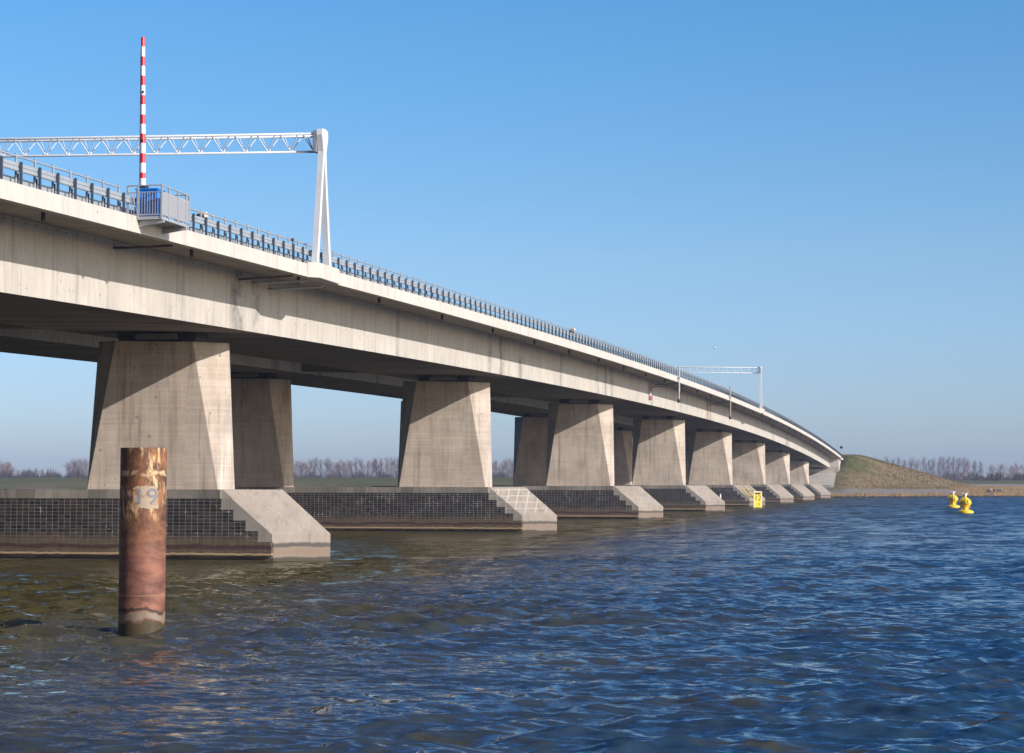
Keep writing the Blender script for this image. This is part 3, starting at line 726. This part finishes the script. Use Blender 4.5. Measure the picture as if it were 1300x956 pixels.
# ------------------------------------------------------------------ terrain
def bankY(x):
    if x < -30: return 557+ (x+30)*.02
    return 557.0+.83*(x+30) if x < 60 else 631.7+.55*(x-60)
def hz(x, y):
    d = y-bankY(x)
    b = np.interp(d, [-12, 0, 3, 5, 11, 18, 60, 120, 250, 420, 800, 9000], [-3, .05, .6, .95, 2.2, 2.4, 3.0, 3.7, 4.9, 4.3, 4.2, 4.0])
    if x < -60: b += np.interp(d, [0, 60, 250, 420], [0, .3, 1.25, .2])*min(1, (-60-x)/40)
    # approach embankment: rounded shoulders, 1 in 3.3 slopes
    dx = max(0, -72-x, x+29.5); dy = max(0, 606+.85*max(0, x+30)-y); D = math.hypot(dx, dy*1.02)
    top = 11.95 if y < 640 else 11.95-.012*(y-640)
    if D < 3: e = top-.045*D*D
    else: e = top-.405-.285*(D-3)
    if -67.2 < x < -32.5 and y < 604: e = min(e, 6.9-.30*max(0, 587-y))
    k = 1.2
    m = max(b, e); dd = abs(b-e)
    if dd < k: m += (k-dd)**2/(4*k)
    return m
xs = sorted(set(list(np.linspace(-6000, -500, 12))+list(np.linspace(-480, -84, 34))+list(np.linspace(-80, 40, 101))+list(np.linspace(45, 400, 50))+list(np.linspace(450, 6000, 12))))
ds = list(np.linspace(-12, 90, 86))+list(np.linspace(94, 260, 28))+list(np.linspace(280, 900, 22))+[1200, 1800, 3000, 5000, 9000]
bm = B(); rows = []
for d in ds:
    row = []
    for x in xs:
        y = bankY(x)*(1 if abs(x) < 500 else 1)+d
        row.append(bm.verts.new((x, y, hz(x, y)+(.12*math.sin(x*.31+y*.17)*math.sin(y*.23) if d > 10 else 0))))
    rows.append(row)
for a, b in zip(rows, rows[1:]):
    for k in range(len(xs)-1): bm.faces.new((a[k], a[k+1], b[k+1], b[k]))
tagt(link('ground', bm, C_ground, smooth=True), 'grassy far bank with embankment and fields beyond', None, kind='structure')
# gravel path along the bank
bm = B(); prev = None
x = -420.0
while x < 3:
    y = bankY(x); q = (bm.verts.new((x, y+4.6, hz(x, y+4.6)+.05)), bm.verts.new((x, y+11.4, hz(x, y+11.4)+.07)))
    if prev: bm.faces.new((prev[0], q[0], q[1], prev[1]))
    prev = q; x += 2
tagt(link('path', bm, C_path), None, None, kind='structure')
# paved patch beside the abutment
bm = B(); g = []
for i in range(12):
    for j in range(8):
        x = -38.2+i*.37; y = 566+j*1.3; g.append(bm.verts.new((x, y, hz(x, y)+.1)))
for i in range(11):
    for j in range(7): bm.faces.new((g[i*8+j], g[(i+1)*8+j], g[(i+1)*8+j+1], g[i*8+j+1]))
tagt(link('pavement', bm, C_path), None, None, kind='structure')
# concrete slope paving under the bridge end
bm = B(); g = []
for i in range(30):
    for j in range(14):
        x = -67+i*1.16; y = 572+j*1.1; g.append(bm.verts.new((x, y, hz(x, y)+.1)))
for i in range(29):
    for j in range(13): bm.faces.new((g[i*14+j], g[(i+1)*14+j], g[(i+1)*14+j+1], g[i*14+j+1]))
tagt(link('slope_paving', bm, C_abut), None, None, kind='structure')
# reeds on the waterline (stuff) and riprap
def tri(bm, p, w, h, an, lean):
    dx, dy = math.cos(an)*w, math.sin(an)*w
    a = bm.verts.new((p[0]-dx, p[1]-dy, p[2])); b = bm.verts.new((p[0]+dx, p[1]+dy, p[2])); c = bm.verts.new((p[0]+lean, p[1]+lean*.4, p[2]+h)); bm.faces.new((a, b, c))
bm = B()
for _ in range(26000):
    x = random.uniform(-34, 150) if random.random() < .72 else random.uniform(-330, -34)
    d = random.uniform(.7, 4.2); y = bankY(x)+d
    tri(bm, (x, y, hz(x, y)-.1), random.uniform(.03, .11), random.uniform(.35, .95)*(1+.3*math.sin(x*.7)), random.uniform(-.5, .5), random.uniform(-.25, .25))
for _ in range(9000):
    x = random.uniform(-2, 60); y = bankY(x)+random.uniform(4, 24)
    tri(bm, (x, y, hz(x, y)-.1), random.uniform(.04, .1), random.uniform(.3, .9), random.uniform(-.5, .5), random.uniform(-.25, .25))
tagt(link('reeds', bm, C_reed), 'dry orange reeds along the waterline of the far bank', 'reeds', kind='stuff')
bm = B()
for _ in range(1500):
    x = random.uniform(-36, 130); y = bankY(x)+random.uniform(-.4, 1.1); r = random.uniform(.15, .42)
    bmesh.ops.create_icosphere(bm, subdivisions=1, radius=r, matrix=Matrix.Translation((x, y, max(.0, hz(x, y))+.05)) @ Matrix.Rotation(random.uniform(0, 6), 4, (random.random(), random.random(), 1)) @ Matrix.Diagonal((1, random.uniform(.6, 1), random.uniform(.5, .8), 1)))
tagt(link('riprap', bm, C_rock), 'dark stones along the waterline of the far bank', 'stones', kind='stuff')
# rough grass tufts on the embankment
bm = B()
for _ in range(16000):
    x = random.uniform(-33, 12); y = random.uniform(574, 640)
    if y-bankY(x) < 14: continue
    tri(bm, (x, y, hz(x, y)-.05), random.uniform(.05, .14), random.uniform(.2, .6), random.uniform(-.6, .6), random.uniform(-.2, .2))
tagt(link('rough_grass', bm, C_ground), 'rough dry grass on the slope of the embankment', 'grass', kind='stuff')

# ------------------------------------------------------------------ water
def water():
    half = R(34); n1 = 1100; n2 = 50
    az = np.concatenate([np.linspace(-half, half, n1), np.linspace(half, 2*math.pi-half, n2+2)[1:-1]])+TH
    rr = 4*F/np.linspace(4*F/17, 4*F/760, 900); rr = np.concatenate([[.5, 6, 12], rr, [900, 1300, 3000, 8000]])
    A, Rr = np.meshgrid(az, rr); X = -np.sin(A)*Rr; Y = np.cos(A)*Rr
    cell = np.maximum(Rr*(2*half/n1), Rr*Rr*(1.0/(4*F))*.75)
    Z = np.zeros_like(X); DX = np.zeros_like(X); DY = np.zeros_like(X)
    g = np.random.default_rng(11); wd = R(205)       # waves run towards the lower left
    for i in range(90):
        lam = .38*(3.3/.38)**g.random(); th = wd+g.normal(0, .6)
        k = 2*math.pi/lam; amp = .0072*lam*g.uniform(.5, 1.5)
        att = np.clip((lam/cell-1.6)/2.0, 0, 1)
        ph = k*(X*math.cos(th+math.pi/2)+Y*math.sin(th+math.pi/2))+g.uniform(0, 6.28)
        sn, cn = np.sin(ph), att*amp*.85*np.cos(ph); Z += att*amp*sn; DX += cn*math.cos(th+math.pi/2); DY += cn*math.sin(th+math.pi/2)
    # gust patches: rougher and calmer areas
    gp = .8+.35*np.sin(X*.07+Y*.045+1)*np.sin(Y*.11-X*.03)+.2*np.sin(X*.21-Y*.13)
    calm = np.clip((Rr-12)/6, 0, 1)*gp; Z *= calm; X = X+DX*calm; Y = Y+DY*calm
    nr, na = Z.shape
    co_ = np.stack([X, Y, Z], -1).reshape(-1, 3).astype(np.float32)
    i = np.arange(nr-1)[:, None]; j = np.arange(na)[None, :]; j2 = (j+1) % na
    q = np.stack([i*na+j, (i+1)*na+j, (i+1)*na+j2, i*na+j2], -1).reshape(-1, 4)[:, ::-1]
    me = bpy.data.meshes.new('water'); me.vertices.add(len(co_)); me.vertices.foreach_set('co', co_.ravel())
    me.loops.add(q.size); me.loops.foreach_set('vertex_index', q.ravel().astype(np.int32))
    me.polygons.add(len(q)); me.polygons.foreach_set('loop_start', np.arange(0, q.size, 4, dtype=np.int32)); me.polygons.foreach_set('loop_total', np.full(len(q), 4, np.int32))
    me.update(calc_edges=True); me.polygons.foreach_set('use_smooth', np.ones(len(q), bool)); me.materials.append(C_water)
    me.validate()
    o = bpy.data.objects.new('water', me); COL.objects.link(o); o['kind'] = 'structure'
    return o
W_ = water()

# ------------------------------------------------------------------ trees
def tree_meshes(seed, h, kind):
    """bare winter tree: trunk, limbs reaching the crown outline, thousands of thin twigs along the limbs"""
    r = random.Random(seed); trunk = B(); crown = B()
    lean = r.uniform(-.03, .03); wd = dict(poplar=.115, open=.19, round=.30)[kind]*r.uniform(.85, 1.15)
    tube(trunk, [(0, 0, -.6), (lean*h*.3, 0, h*.3), (lean*h*.7, .02*h*r.uniform(-1, 1), h*.7), (lean*h, 0, h*.95)], h*.014, 6, h*.003)
    z0 = dict(poplar=.12, open=.2, round=.18)[kind]; pk = dict(poplar=.45, open=.55, round=.58)[kind]
    def env(t):            # crown radius at relative height t
        if t < z0: return 0
        u = (t-pk)/(1-pk) if t > pk else (pk-t)/(pk-z0)
        return h*wd*max(0, 1-u**(2.3 if t > pk else 1.8))**.6
    def strip(p, q, w, w2):
        d = (q-p).normalized(); sd = d.cross(Vector((r.uniform(-1, 1), r.uniform(-1, 1), .2))).normalized()
        v = [crown.verts.new(x) for x in (p-sd*w, p+sd*w, q+sd*w2, q-sd*w2)]; crown.faces.new(v)
    limbs = []
    for i in range(dict(poplar=34, open=34, round=36)[kind]):
        t1 = z0+.08+(.97-z0-.08)*((i+r.random())/34 if i < 34 else r.random()); t0 = max(z0*.7, t1-r.uniform(.14, .34)); t1 = min(t1, .99); an = r.uniform(0, 6.283); rad = env(min(t1, .96))*r.uniform(.5, 1.05)+.02*h
        p = Vector((lean*h*t0, 0, h*t0)); q = Vector((lean*h*t1+rad*math.cos(an), rad*math.sin(an), h*t1*r.uniform(.97, 1.02)))
        m_ = p.lerp(q, .5)+Vector((rad*.18*math.cos(an), rad*.18*math.sin(an), -h*.015)); strip(p, m_, .07, .045); strip(m_, q, .045, .02); limbs.append((p, m_, q, an))
    for i in range(dict(poplar=1500, open=2100, round=2900)[kind]):
        p, m_, q, an = limbs[int(r.random()*len(limbs))]; t = r.uniform(.2, 1)
        c = (p.lerp(m_, t*2) if t < .5 else m_.lerp(q, t*2-1))+Vector((r.gauss(0, .035), r.gauss(0, .035), r.gauss(0, .03)))*h
        up = dict(poplar=1.5, open=.9, round=.6)[kind]
        d = Vector((math.cos(an)*.5+r.gauss(0, .5), math.sin(an)*.5+r.gauss(0, .5), up+r.gauss(0, .35))).normalized()
        strip(c, c+d*r.uniform(.5, 1.5), .024, .008)
    return trunk, crown
def to_me(bm, name, mat):
    me = bpy.data.meshes.new(name); bm.to_mesh(me); bm.free(); me.materials.append(mat); return me
LIB = {}
for kind, n in (('poplar', 4), ('open', 4), ('round', 3)):
    LIB[kind] = []
    for k in range(n):
        t, c = tree_meshes(100+k*7+len(kind), 16.0, kind); LIB[kind].append((to_me(t, 'trunk', C_bark), to_me(c, 'crown', C_brn if (k % 2 or kind == 'round') else C_bark)))
TR = random.Random(5)
def put_tree(px, ytop, dist, kind, label, group, name='bare_tree'):
    ang = TH+math.atan((650-px)/(F/math.cos(PHI))); D = dist+TR.uniform(-45, 45)
    x, y = -math.sin(ang)*D, math.cos(ang)*D
    g = hz(x, y); z = D*math.cos(math.atan((650-px)/F)); top = 4+(613-ytop)*z/(F/math.cos(PHI)); H = top-g
    o = thing(name, label, 'tree', (x, y, g), group)
    sc = H/16.0; o.scale = (sc*TR.uniform(.85, 1.15), sc*TR.uniform(.85, 1.15), sc); o.rotation_euler.z = TR.uniform(0, 6.28)
    tm, cm = TR.choice(LIB[kind])
    for nm, me in (('trunk', tm), ('crown', cm)):
        c = bpy.data.objects.new(nm, me); COL.objects.link(c); c.parent = o
ZD = 1150
ll = 'bare leafless tree behind the grassy dike, seen left of the largest pier'
for px, yt in ((-9, 585), (-3, 583), (3, 586), (7, 584), (12, 585), (17, 592), (23, 595), (30, 596), (36, 594), (41, 596), (46, 593), (52, 595), (60, 600)):
    put_tree(px, yt, ZD, 'open', ll, 'bare trees beyond the dike left of the largest pier')
for px, yt in ((88, 584), (93, 580), (98, 582), (104, 580), (110, 581), (118, 582)):
    put_tree(px, yt, ZD, 'round' if px == 88 else 'open', 'tall bare tree in the cluster whose crowns touch the left side of the largest pier', 'cluster of bare trees left of the largest pier')
px = 366
while px < 520:
    put_tree(px, 580+TR.uniform(-2.5, 4)+(2 if 425 < px < 440 else 0), ZD, TR.choice(['open', 'poplar', 'open']), 'bare reddish tree in the distant row framed between the two nearest piers', 'bare trees framed between the two nearest piers'); px += TR.uniform(4.5, 7.5)
px = 624
while px < 664:
    put_tree(px, 581+TR.uniform(-2, 4), ZD, 'open', 'bare tree in the narrow gap between the second and third nearest piers', 'bare trees in the narrow gap between piers'); px += TR.uniform(4.5, 7)
for px, yt in ((1102, 583), (1112, 579), (1119, 583), (1127, 578), (1134, 581), (1142, 579), (1149, 582), (1157, 579), (1165, 581), (1172, 579), (1179, 582), (1185, 580), (1192, 579), (1198, 578), (1205, 579), (1211, 578), (1217, 579), (1223, 578), (1230, 581), (1238, 583), (1245, 585)):
    put_tree(px, yt, ZD+60, 'poplar', 'bare upright poplar in the distant row to the right of the embankment', 'bare poplars right of the embankment', 'poplar_tree')
for px, yt, lb in ((1258, 589, 'broad bare brownish tree right of the poplar row, leftmost of the low round ones'), (1270, 588, 'broad bare brownish tree, second of the low round ones at the far right'), (1283, 590, 'broad bare brownish tree, third of the low round ones at the far right'), (1292, 587, 'broad bare brownish tree, fourth of the low round ones at the far right'), (1303, 588, 'broad bare brownish tree cut by the right edge of the photo')):
    put_tree(px, yt, 950, 'round', lb, None)
put_tree(1220.5, 597, 628, 'open', 'small bare tree standing low on the bank right behind the two yellow buoys', None)
# underbrush at the foot of the rows (cannot be counted)
bm = B()
for a, b, D, hh in ((-30, 125, ZD-40, 6.5), (360, 525, ZD-40, 5.5), (615, 665, ZD-40, 5.5), (1100, 1320, ZD, 5.5), (1235, 1320, 940, 3.6)):
    px = a
    while px < b:
        ang = TH+math.atan((650-px)/F); D2 = D+random.uniform(-25, 25); x, y = -math.sin(ang)*D2, math.cos(ang)*D2; g = hz(x, y)
        hh2 = hh*(.75+.3*math.sin(px*.21)+.2*math.sin(px*.57+2))
        for _ in range(13):
            p = Vector((x+random.uniform(-1.2, 1.2), y+random.uniform(-4, 4), g)); tri(bm, p, random.uniform(.10, .32), hh2*random.uniform(.45, 1.1), random.uniform(-.7, .7), random.uniform(-1.3, 1.3))
        px += .55
tagt(link('underbrush', bm, C_brush), 'low bare scrub along the foot of the distant tree rows', 'scrub', kind='stuff')

# ------------------------------------------------------------------ people on the right bank
def person(x, y, face, top, trou, hair, label, sit=True):
    g = hz(x, y)+.02; root = thing('person', label, 'person', (x, y, g)); root.rotation_euler.z = face
    me = bpy.data.meshes.new('body'); V_ = []; E_ = []; Rd = []
    def a(p, r, par=None):
        V_.append(p); Rd.append(r)
        if par is not None: E_.append((par, len(V_)-1))
        return len(V_)-1
    hp = .42 if sit else .92
    pel = a((0, 0, hp), .15); w = a((0, -.03, hp+.22), .14, pel); ch = a((0, .02, hp+.44), .16, w); nk = a((0, 0, hp+.58), .06, ch); hd = a((0, -.03, hp+.70), .095, nk); a((0, -.03, hp+.80), .085, hd)
    for s in (-1, 1):
        hip = a((s*.1, 0, hp-.02), .1, pel)
        kn = a((s*.15, -.42, hp+.06), .07, hip) if sit else a((s*.11, -.02, .48), .07, hip)
        an = a((s*.15, -.5, .08), .045, kn) if sit else a((s*.12, 0, .08), .045, kn); a((s*.15, -.66 if sit else -.14, .04), .04, an)
        sh = a((s*.19, .01, hp+.5), .065, ch); el = a((s*.25, -.1, hp+.26), .045, sh); wr = a((s*.16, -.32, hp+.22), .032, el); a((s*.13, -.41, hp+.23), .03, wr)
    me.from_pydata(V_, E_, []); o = bpy.data.objects.new('body_src', me); COL.objects.link(o)
    md = o.modifiers.new('s', 'SKIN')
    for i, v in enumerate(me.skin_vertices[0].data): v.radius = (Rd[i], Rd[i]); v.use_root = (i == 0)
    o.modifiers.new('u', 'SUBSURF').levels = 1
    dg = bpy.context.evaluated_depsgraph_get(); m2 = bpy.data.meshes.new_from_object(o.evaluated_get(dg)); bpy.data.objects.remove(o)
    m2.materials.clear()
    for q in (top, trou, skin_m): m2.materials.append(q)
    for f in m2.polygons:
        z = f.center.z; f.material_index = 2 if z > hp+.58 or (f.center.y < -.34 and abs(f.center.x) < .2 and z > hp+.15) else (1 if z < hp+.04 or (f.center.y < -.2 and z < hp+.17) else 0)
        f.use_smooth = True
    b = bpy.data.objects.new('body', m2); COL.objects.link(b); b.parent = root
    bm = B(); ball(bm, (0, .01, hp+.80), .105, (1, 1, .85)); h = link('hair', bm, hair, None); h.parent = root
    if sit:
        st = tagt(link('camp_stool', (lambda bb: (box(bb, -.2, .2, -.17, .17, .25, .28), [tube(bb, [(i, j, 0), (-i, j, .25)], .015, 5) for i in (-.18, .18) for j in (-.15, .15)], bb)[-1])(B()), grey_s, None), 'small grey folding stool under '+label.split(' person')[0]+' person', 'stool')
        st.location = (x, y, g); st.rotation_euler.z = face
navy = plain('navy_cloth', (.012, .016, .05), .9); whc = plain('white_cloth', (.6, .58, .56), .9); teal = plain('teal_cloth', (.03, .22, .20), .9); blk = plain('black_cloth', (.015, .015, .018), .9); hairm = plain('brown_hair', (.05, .03, .02), .8)
for px, dd, t, tr, lb in ((1254.5, 6.2, navy, blk, 'navy dressed person sitting apart at the left among the reeds'), (1258, 7.0, whc, navy, 'white jacketed person sitting among the reeds on the bank'), (1262.5, 6.4, navy, navy, 'dark dressed person sitting between the white and teal ones on the bank'), (1267, 6.1, blk, blk, 'black jacketed person sitting just left of the teal one on the bank'), (1270, 6.7, teal, navy, 'teal jacketed person sitting at the right end of the group')):
    Yg = 585.0
    for _ in range(8): p = on(px, 626, 1, Yg); Yg = bankY(p.x)+dd
    person(p.x, Yg, random.uniform(-.5, .5), t, tr, hairm, lb)

# ------------------------------------------------------------------ far parked car and gull
def car():
    D = 900; ang = TH+math.atan((650-1177)/F); x, y = -math.sin(ang)*D, math.cos(ang)*D; z = max(hz(x, y), 5.0)
    root = thing('parked_car', 'tiny white car parked beyond the slope of the embankment', 'car', (x, y, z))
    sd = [(-2.1, .3), (2.1, .3), (2.15, .75), (1.9, .95), (1.0, 1.02), (.45, 1.45), (-1.2, 1.5), (-1.9, 1.0), (-2.15, .85)]
    bm = B(); prism(bm, [(x+a, z+b) for a, b in sd], y-.85, y+.85, 'y'); link('body', bm, wht_s, root, bevel=.05)
    for s in (-.86, .86):
        bm = B(); prism(bm, [(x+.85, z+1.04), (x+.4, z+1.4), (x-1.15, z+1.44), (x-1.65, z+1.04)], y+s-.01, y+s+.01, 'y'); link('window', bm, glass, root)
        for a in (-1.35, 1.35): bm = B(); tube(bm, [(x+a, y+s*.82, z+.32), (x+a, y+s*1.02, z+.32)], .32, 14); link('wheel', bm, black_s, root)
    tk = 0
    return root
car()
p = on(908, 442, 1, 300)
bm = B()
g0 = Vector(p)
lathe_pts = [(-.28, .0), (-.2, .05), (0, .075), (.18, .06), (.27, .02)]
for i in range(4): tube(bm, [g0+Vector((lathe_pts[i][0], 0, 0)), g0+Vector((lathe_pts[i+1][0], 0, 0))], max(.01, lathe_pts[i][1]), 8, max(.01, lathe_pts[i+1][1]))
gull = thing('gull', 'tiny white gull flying in the sky above the far part of the bridge', 'bird', tuple(g0))
link('body', bm, wht_s, gull)
for s in (-1, 1):
    bm = B()
    prism(bm, [(g0.x-.1, g0.y), (g0.x+.12, g0.y), (g0.x+.05, g0.y+s*.35), (g0.x-.12, g0.y+s*.7), (g0.x-.14, g0.y+s*.34)], g0.z, g0.z+.02, 'z')
    for v in bm.verts: v.co.z += .12*math.sin(min(1, abs(v.co.y-g0.y)/.7)*2.4)
    link('wing', bm, wht_s, gull)

# ------------------------------------------------------------------ haze
bm = B(); box(bm, -2600, 2600, -60, 2300, -4.2, 34)
for f in bm.faces: f.normal_flip() if False else None
hzm = bpy.data.materials.new('haze_air'); hzm.use_nodes = True; nt = hzm.node_tree; nt.nodes.clear()
vo = nt.nodes.new('ShaderNodeVolumePrincipled'); vo.inputs['Color'].default_value = (.55, .70, 1, 1); vo.inputs['Density'].default_value = .00019; vo.inputs['Anisotropy'].default_value = .2
ou = nt.nodes.new('ShaderNodeOutputMaterial'); nt.links.new(vo.outputs[0], ou.inputs['Volume'])
HAZE = tagt(link('haze', bm, hzm), None, None, kind='stuff')

# ------------------------------------------------------------------ light
AZ = R(67); EL = R(23.3)           # sun azimuth from -Y towards +X
dirv = Vector((math.sin(AZ)*math.cos(EL), -math.cos(AZ)*math.cos(EL), math.sin(EL)))
sl = bpy.data.lights.new('sun', 'SUN'); sl.energy = 3.75; sl.angle = R(.5); sl.color = (1, .935, .87)
so = bpy.data.objects.new('sun', sl); COL.objects.link(so); so.rotation_euler = dirv.to_track_quat('Z', 'Y').to_euler(); so.location = (50, -50, 60)
w = bpy.data.worlds.new('World'); SC.world = w; w.use_nodes = True; nt = w.node_tree; bg = nt.nodes['Background']
sk = nt.nodes.new('ShaderNodeTexSky'); sk.sky_type = 'NISHITA'; sk.sun_disc = False; sk.sun_elevation = EL
sk.sun_rotation = math.atan2(dirv.x, dirv.y); sk.air_density = 1.0; sk.dust_density = .3; sk.ozone_density = 2.5; sk.altitude = 0
hs = nt.nodes.new('ShaderNodeHueSaturation'); hs.inputs['Saturation'].default_value = 1.15
tc = nt.nodes.new('ShaderNodeTexCoord'); sx_ = nt.nodes.new('ShaderNodeSeparateXYZ'); nt.links.new(tc.outputs['Generated'], sx_.inputs[0])
rp = nt.nodes.new('ShaderNodeValToRGB'); nt.links.new(sx_.outputs[2], rp.inputs[0]); cr = rp.color_ramp
cr.elements[0].position = 0.0; cr.elements[0].color = (.44, .55, 1.0, 1); cr.elements[1].position = .6; cr.elements[1].color = (.28, .66, 1.2, 1)
for p_, c_ in ((.035, (.53, .63, .98)), (.11, (.64, .74, .92)), (.22, (.55, .82, .99)), (.38, (.30, .74, 1.25))):
    e_ = cr.elements.new(p_); e_.color = (*c_, 1)
# the quarter of the sky towards the sun is boosted and warmed as added fill on shaded concrete
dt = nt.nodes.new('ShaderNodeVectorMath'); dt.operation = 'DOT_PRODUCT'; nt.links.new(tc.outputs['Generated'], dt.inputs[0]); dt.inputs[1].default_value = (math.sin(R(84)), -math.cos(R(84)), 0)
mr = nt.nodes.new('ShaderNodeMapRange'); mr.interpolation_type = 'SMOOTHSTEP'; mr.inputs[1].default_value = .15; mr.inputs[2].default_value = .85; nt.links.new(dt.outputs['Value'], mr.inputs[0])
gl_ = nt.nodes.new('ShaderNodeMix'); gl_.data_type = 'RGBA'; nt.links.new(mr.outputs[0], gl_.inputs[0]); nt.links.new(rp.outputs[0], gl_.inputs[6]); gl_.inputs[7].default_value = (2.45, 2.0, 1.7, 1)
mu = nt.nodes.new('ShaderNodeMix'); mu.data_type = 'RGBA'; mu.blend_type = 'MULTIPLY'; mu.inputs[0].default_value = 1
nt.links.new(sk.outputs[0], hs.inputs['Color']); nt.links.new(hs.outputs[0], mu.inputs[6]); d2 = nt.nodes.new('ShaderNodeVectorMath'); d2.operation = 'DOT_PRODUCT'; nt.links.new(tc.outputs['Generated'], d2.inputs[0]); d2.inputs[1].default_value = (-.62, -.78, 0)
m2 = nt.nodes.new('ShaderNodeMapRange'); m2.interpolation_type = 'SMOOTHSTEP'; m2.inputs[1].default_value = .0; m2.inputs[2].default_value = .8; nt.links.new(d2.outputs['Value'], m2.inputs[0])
g2 = nt.nodes.new('ShaderNodeMix'); g2.data_type = 'RGBA'; nt.links.new(m2.outputs[0], g2.inputs[0]); nt.links.new(gl_.outputs[2], g2.inputs[6]); g2.inputs[7].default_value = (.12, .17, .26, 1)  # sky behind the camera to the left darkened to deepen shade on pier faces
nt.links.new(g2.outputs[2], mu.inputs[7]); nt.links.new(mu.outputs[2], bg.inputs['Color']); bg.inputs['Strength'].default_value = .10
vs = SC.view_settings; vs.view_transform = 'Standard'; vs.look = 'None'; vs.gamma = 1; vs.exposure = 0.62; vs.use_curve_mapping = False
SC.render.engine = 'CYCLES'
SC.cycles.max_bounces = 6; SC.cycles.volume_bounces = 0; SC.cycles.volume_step_rate = 4
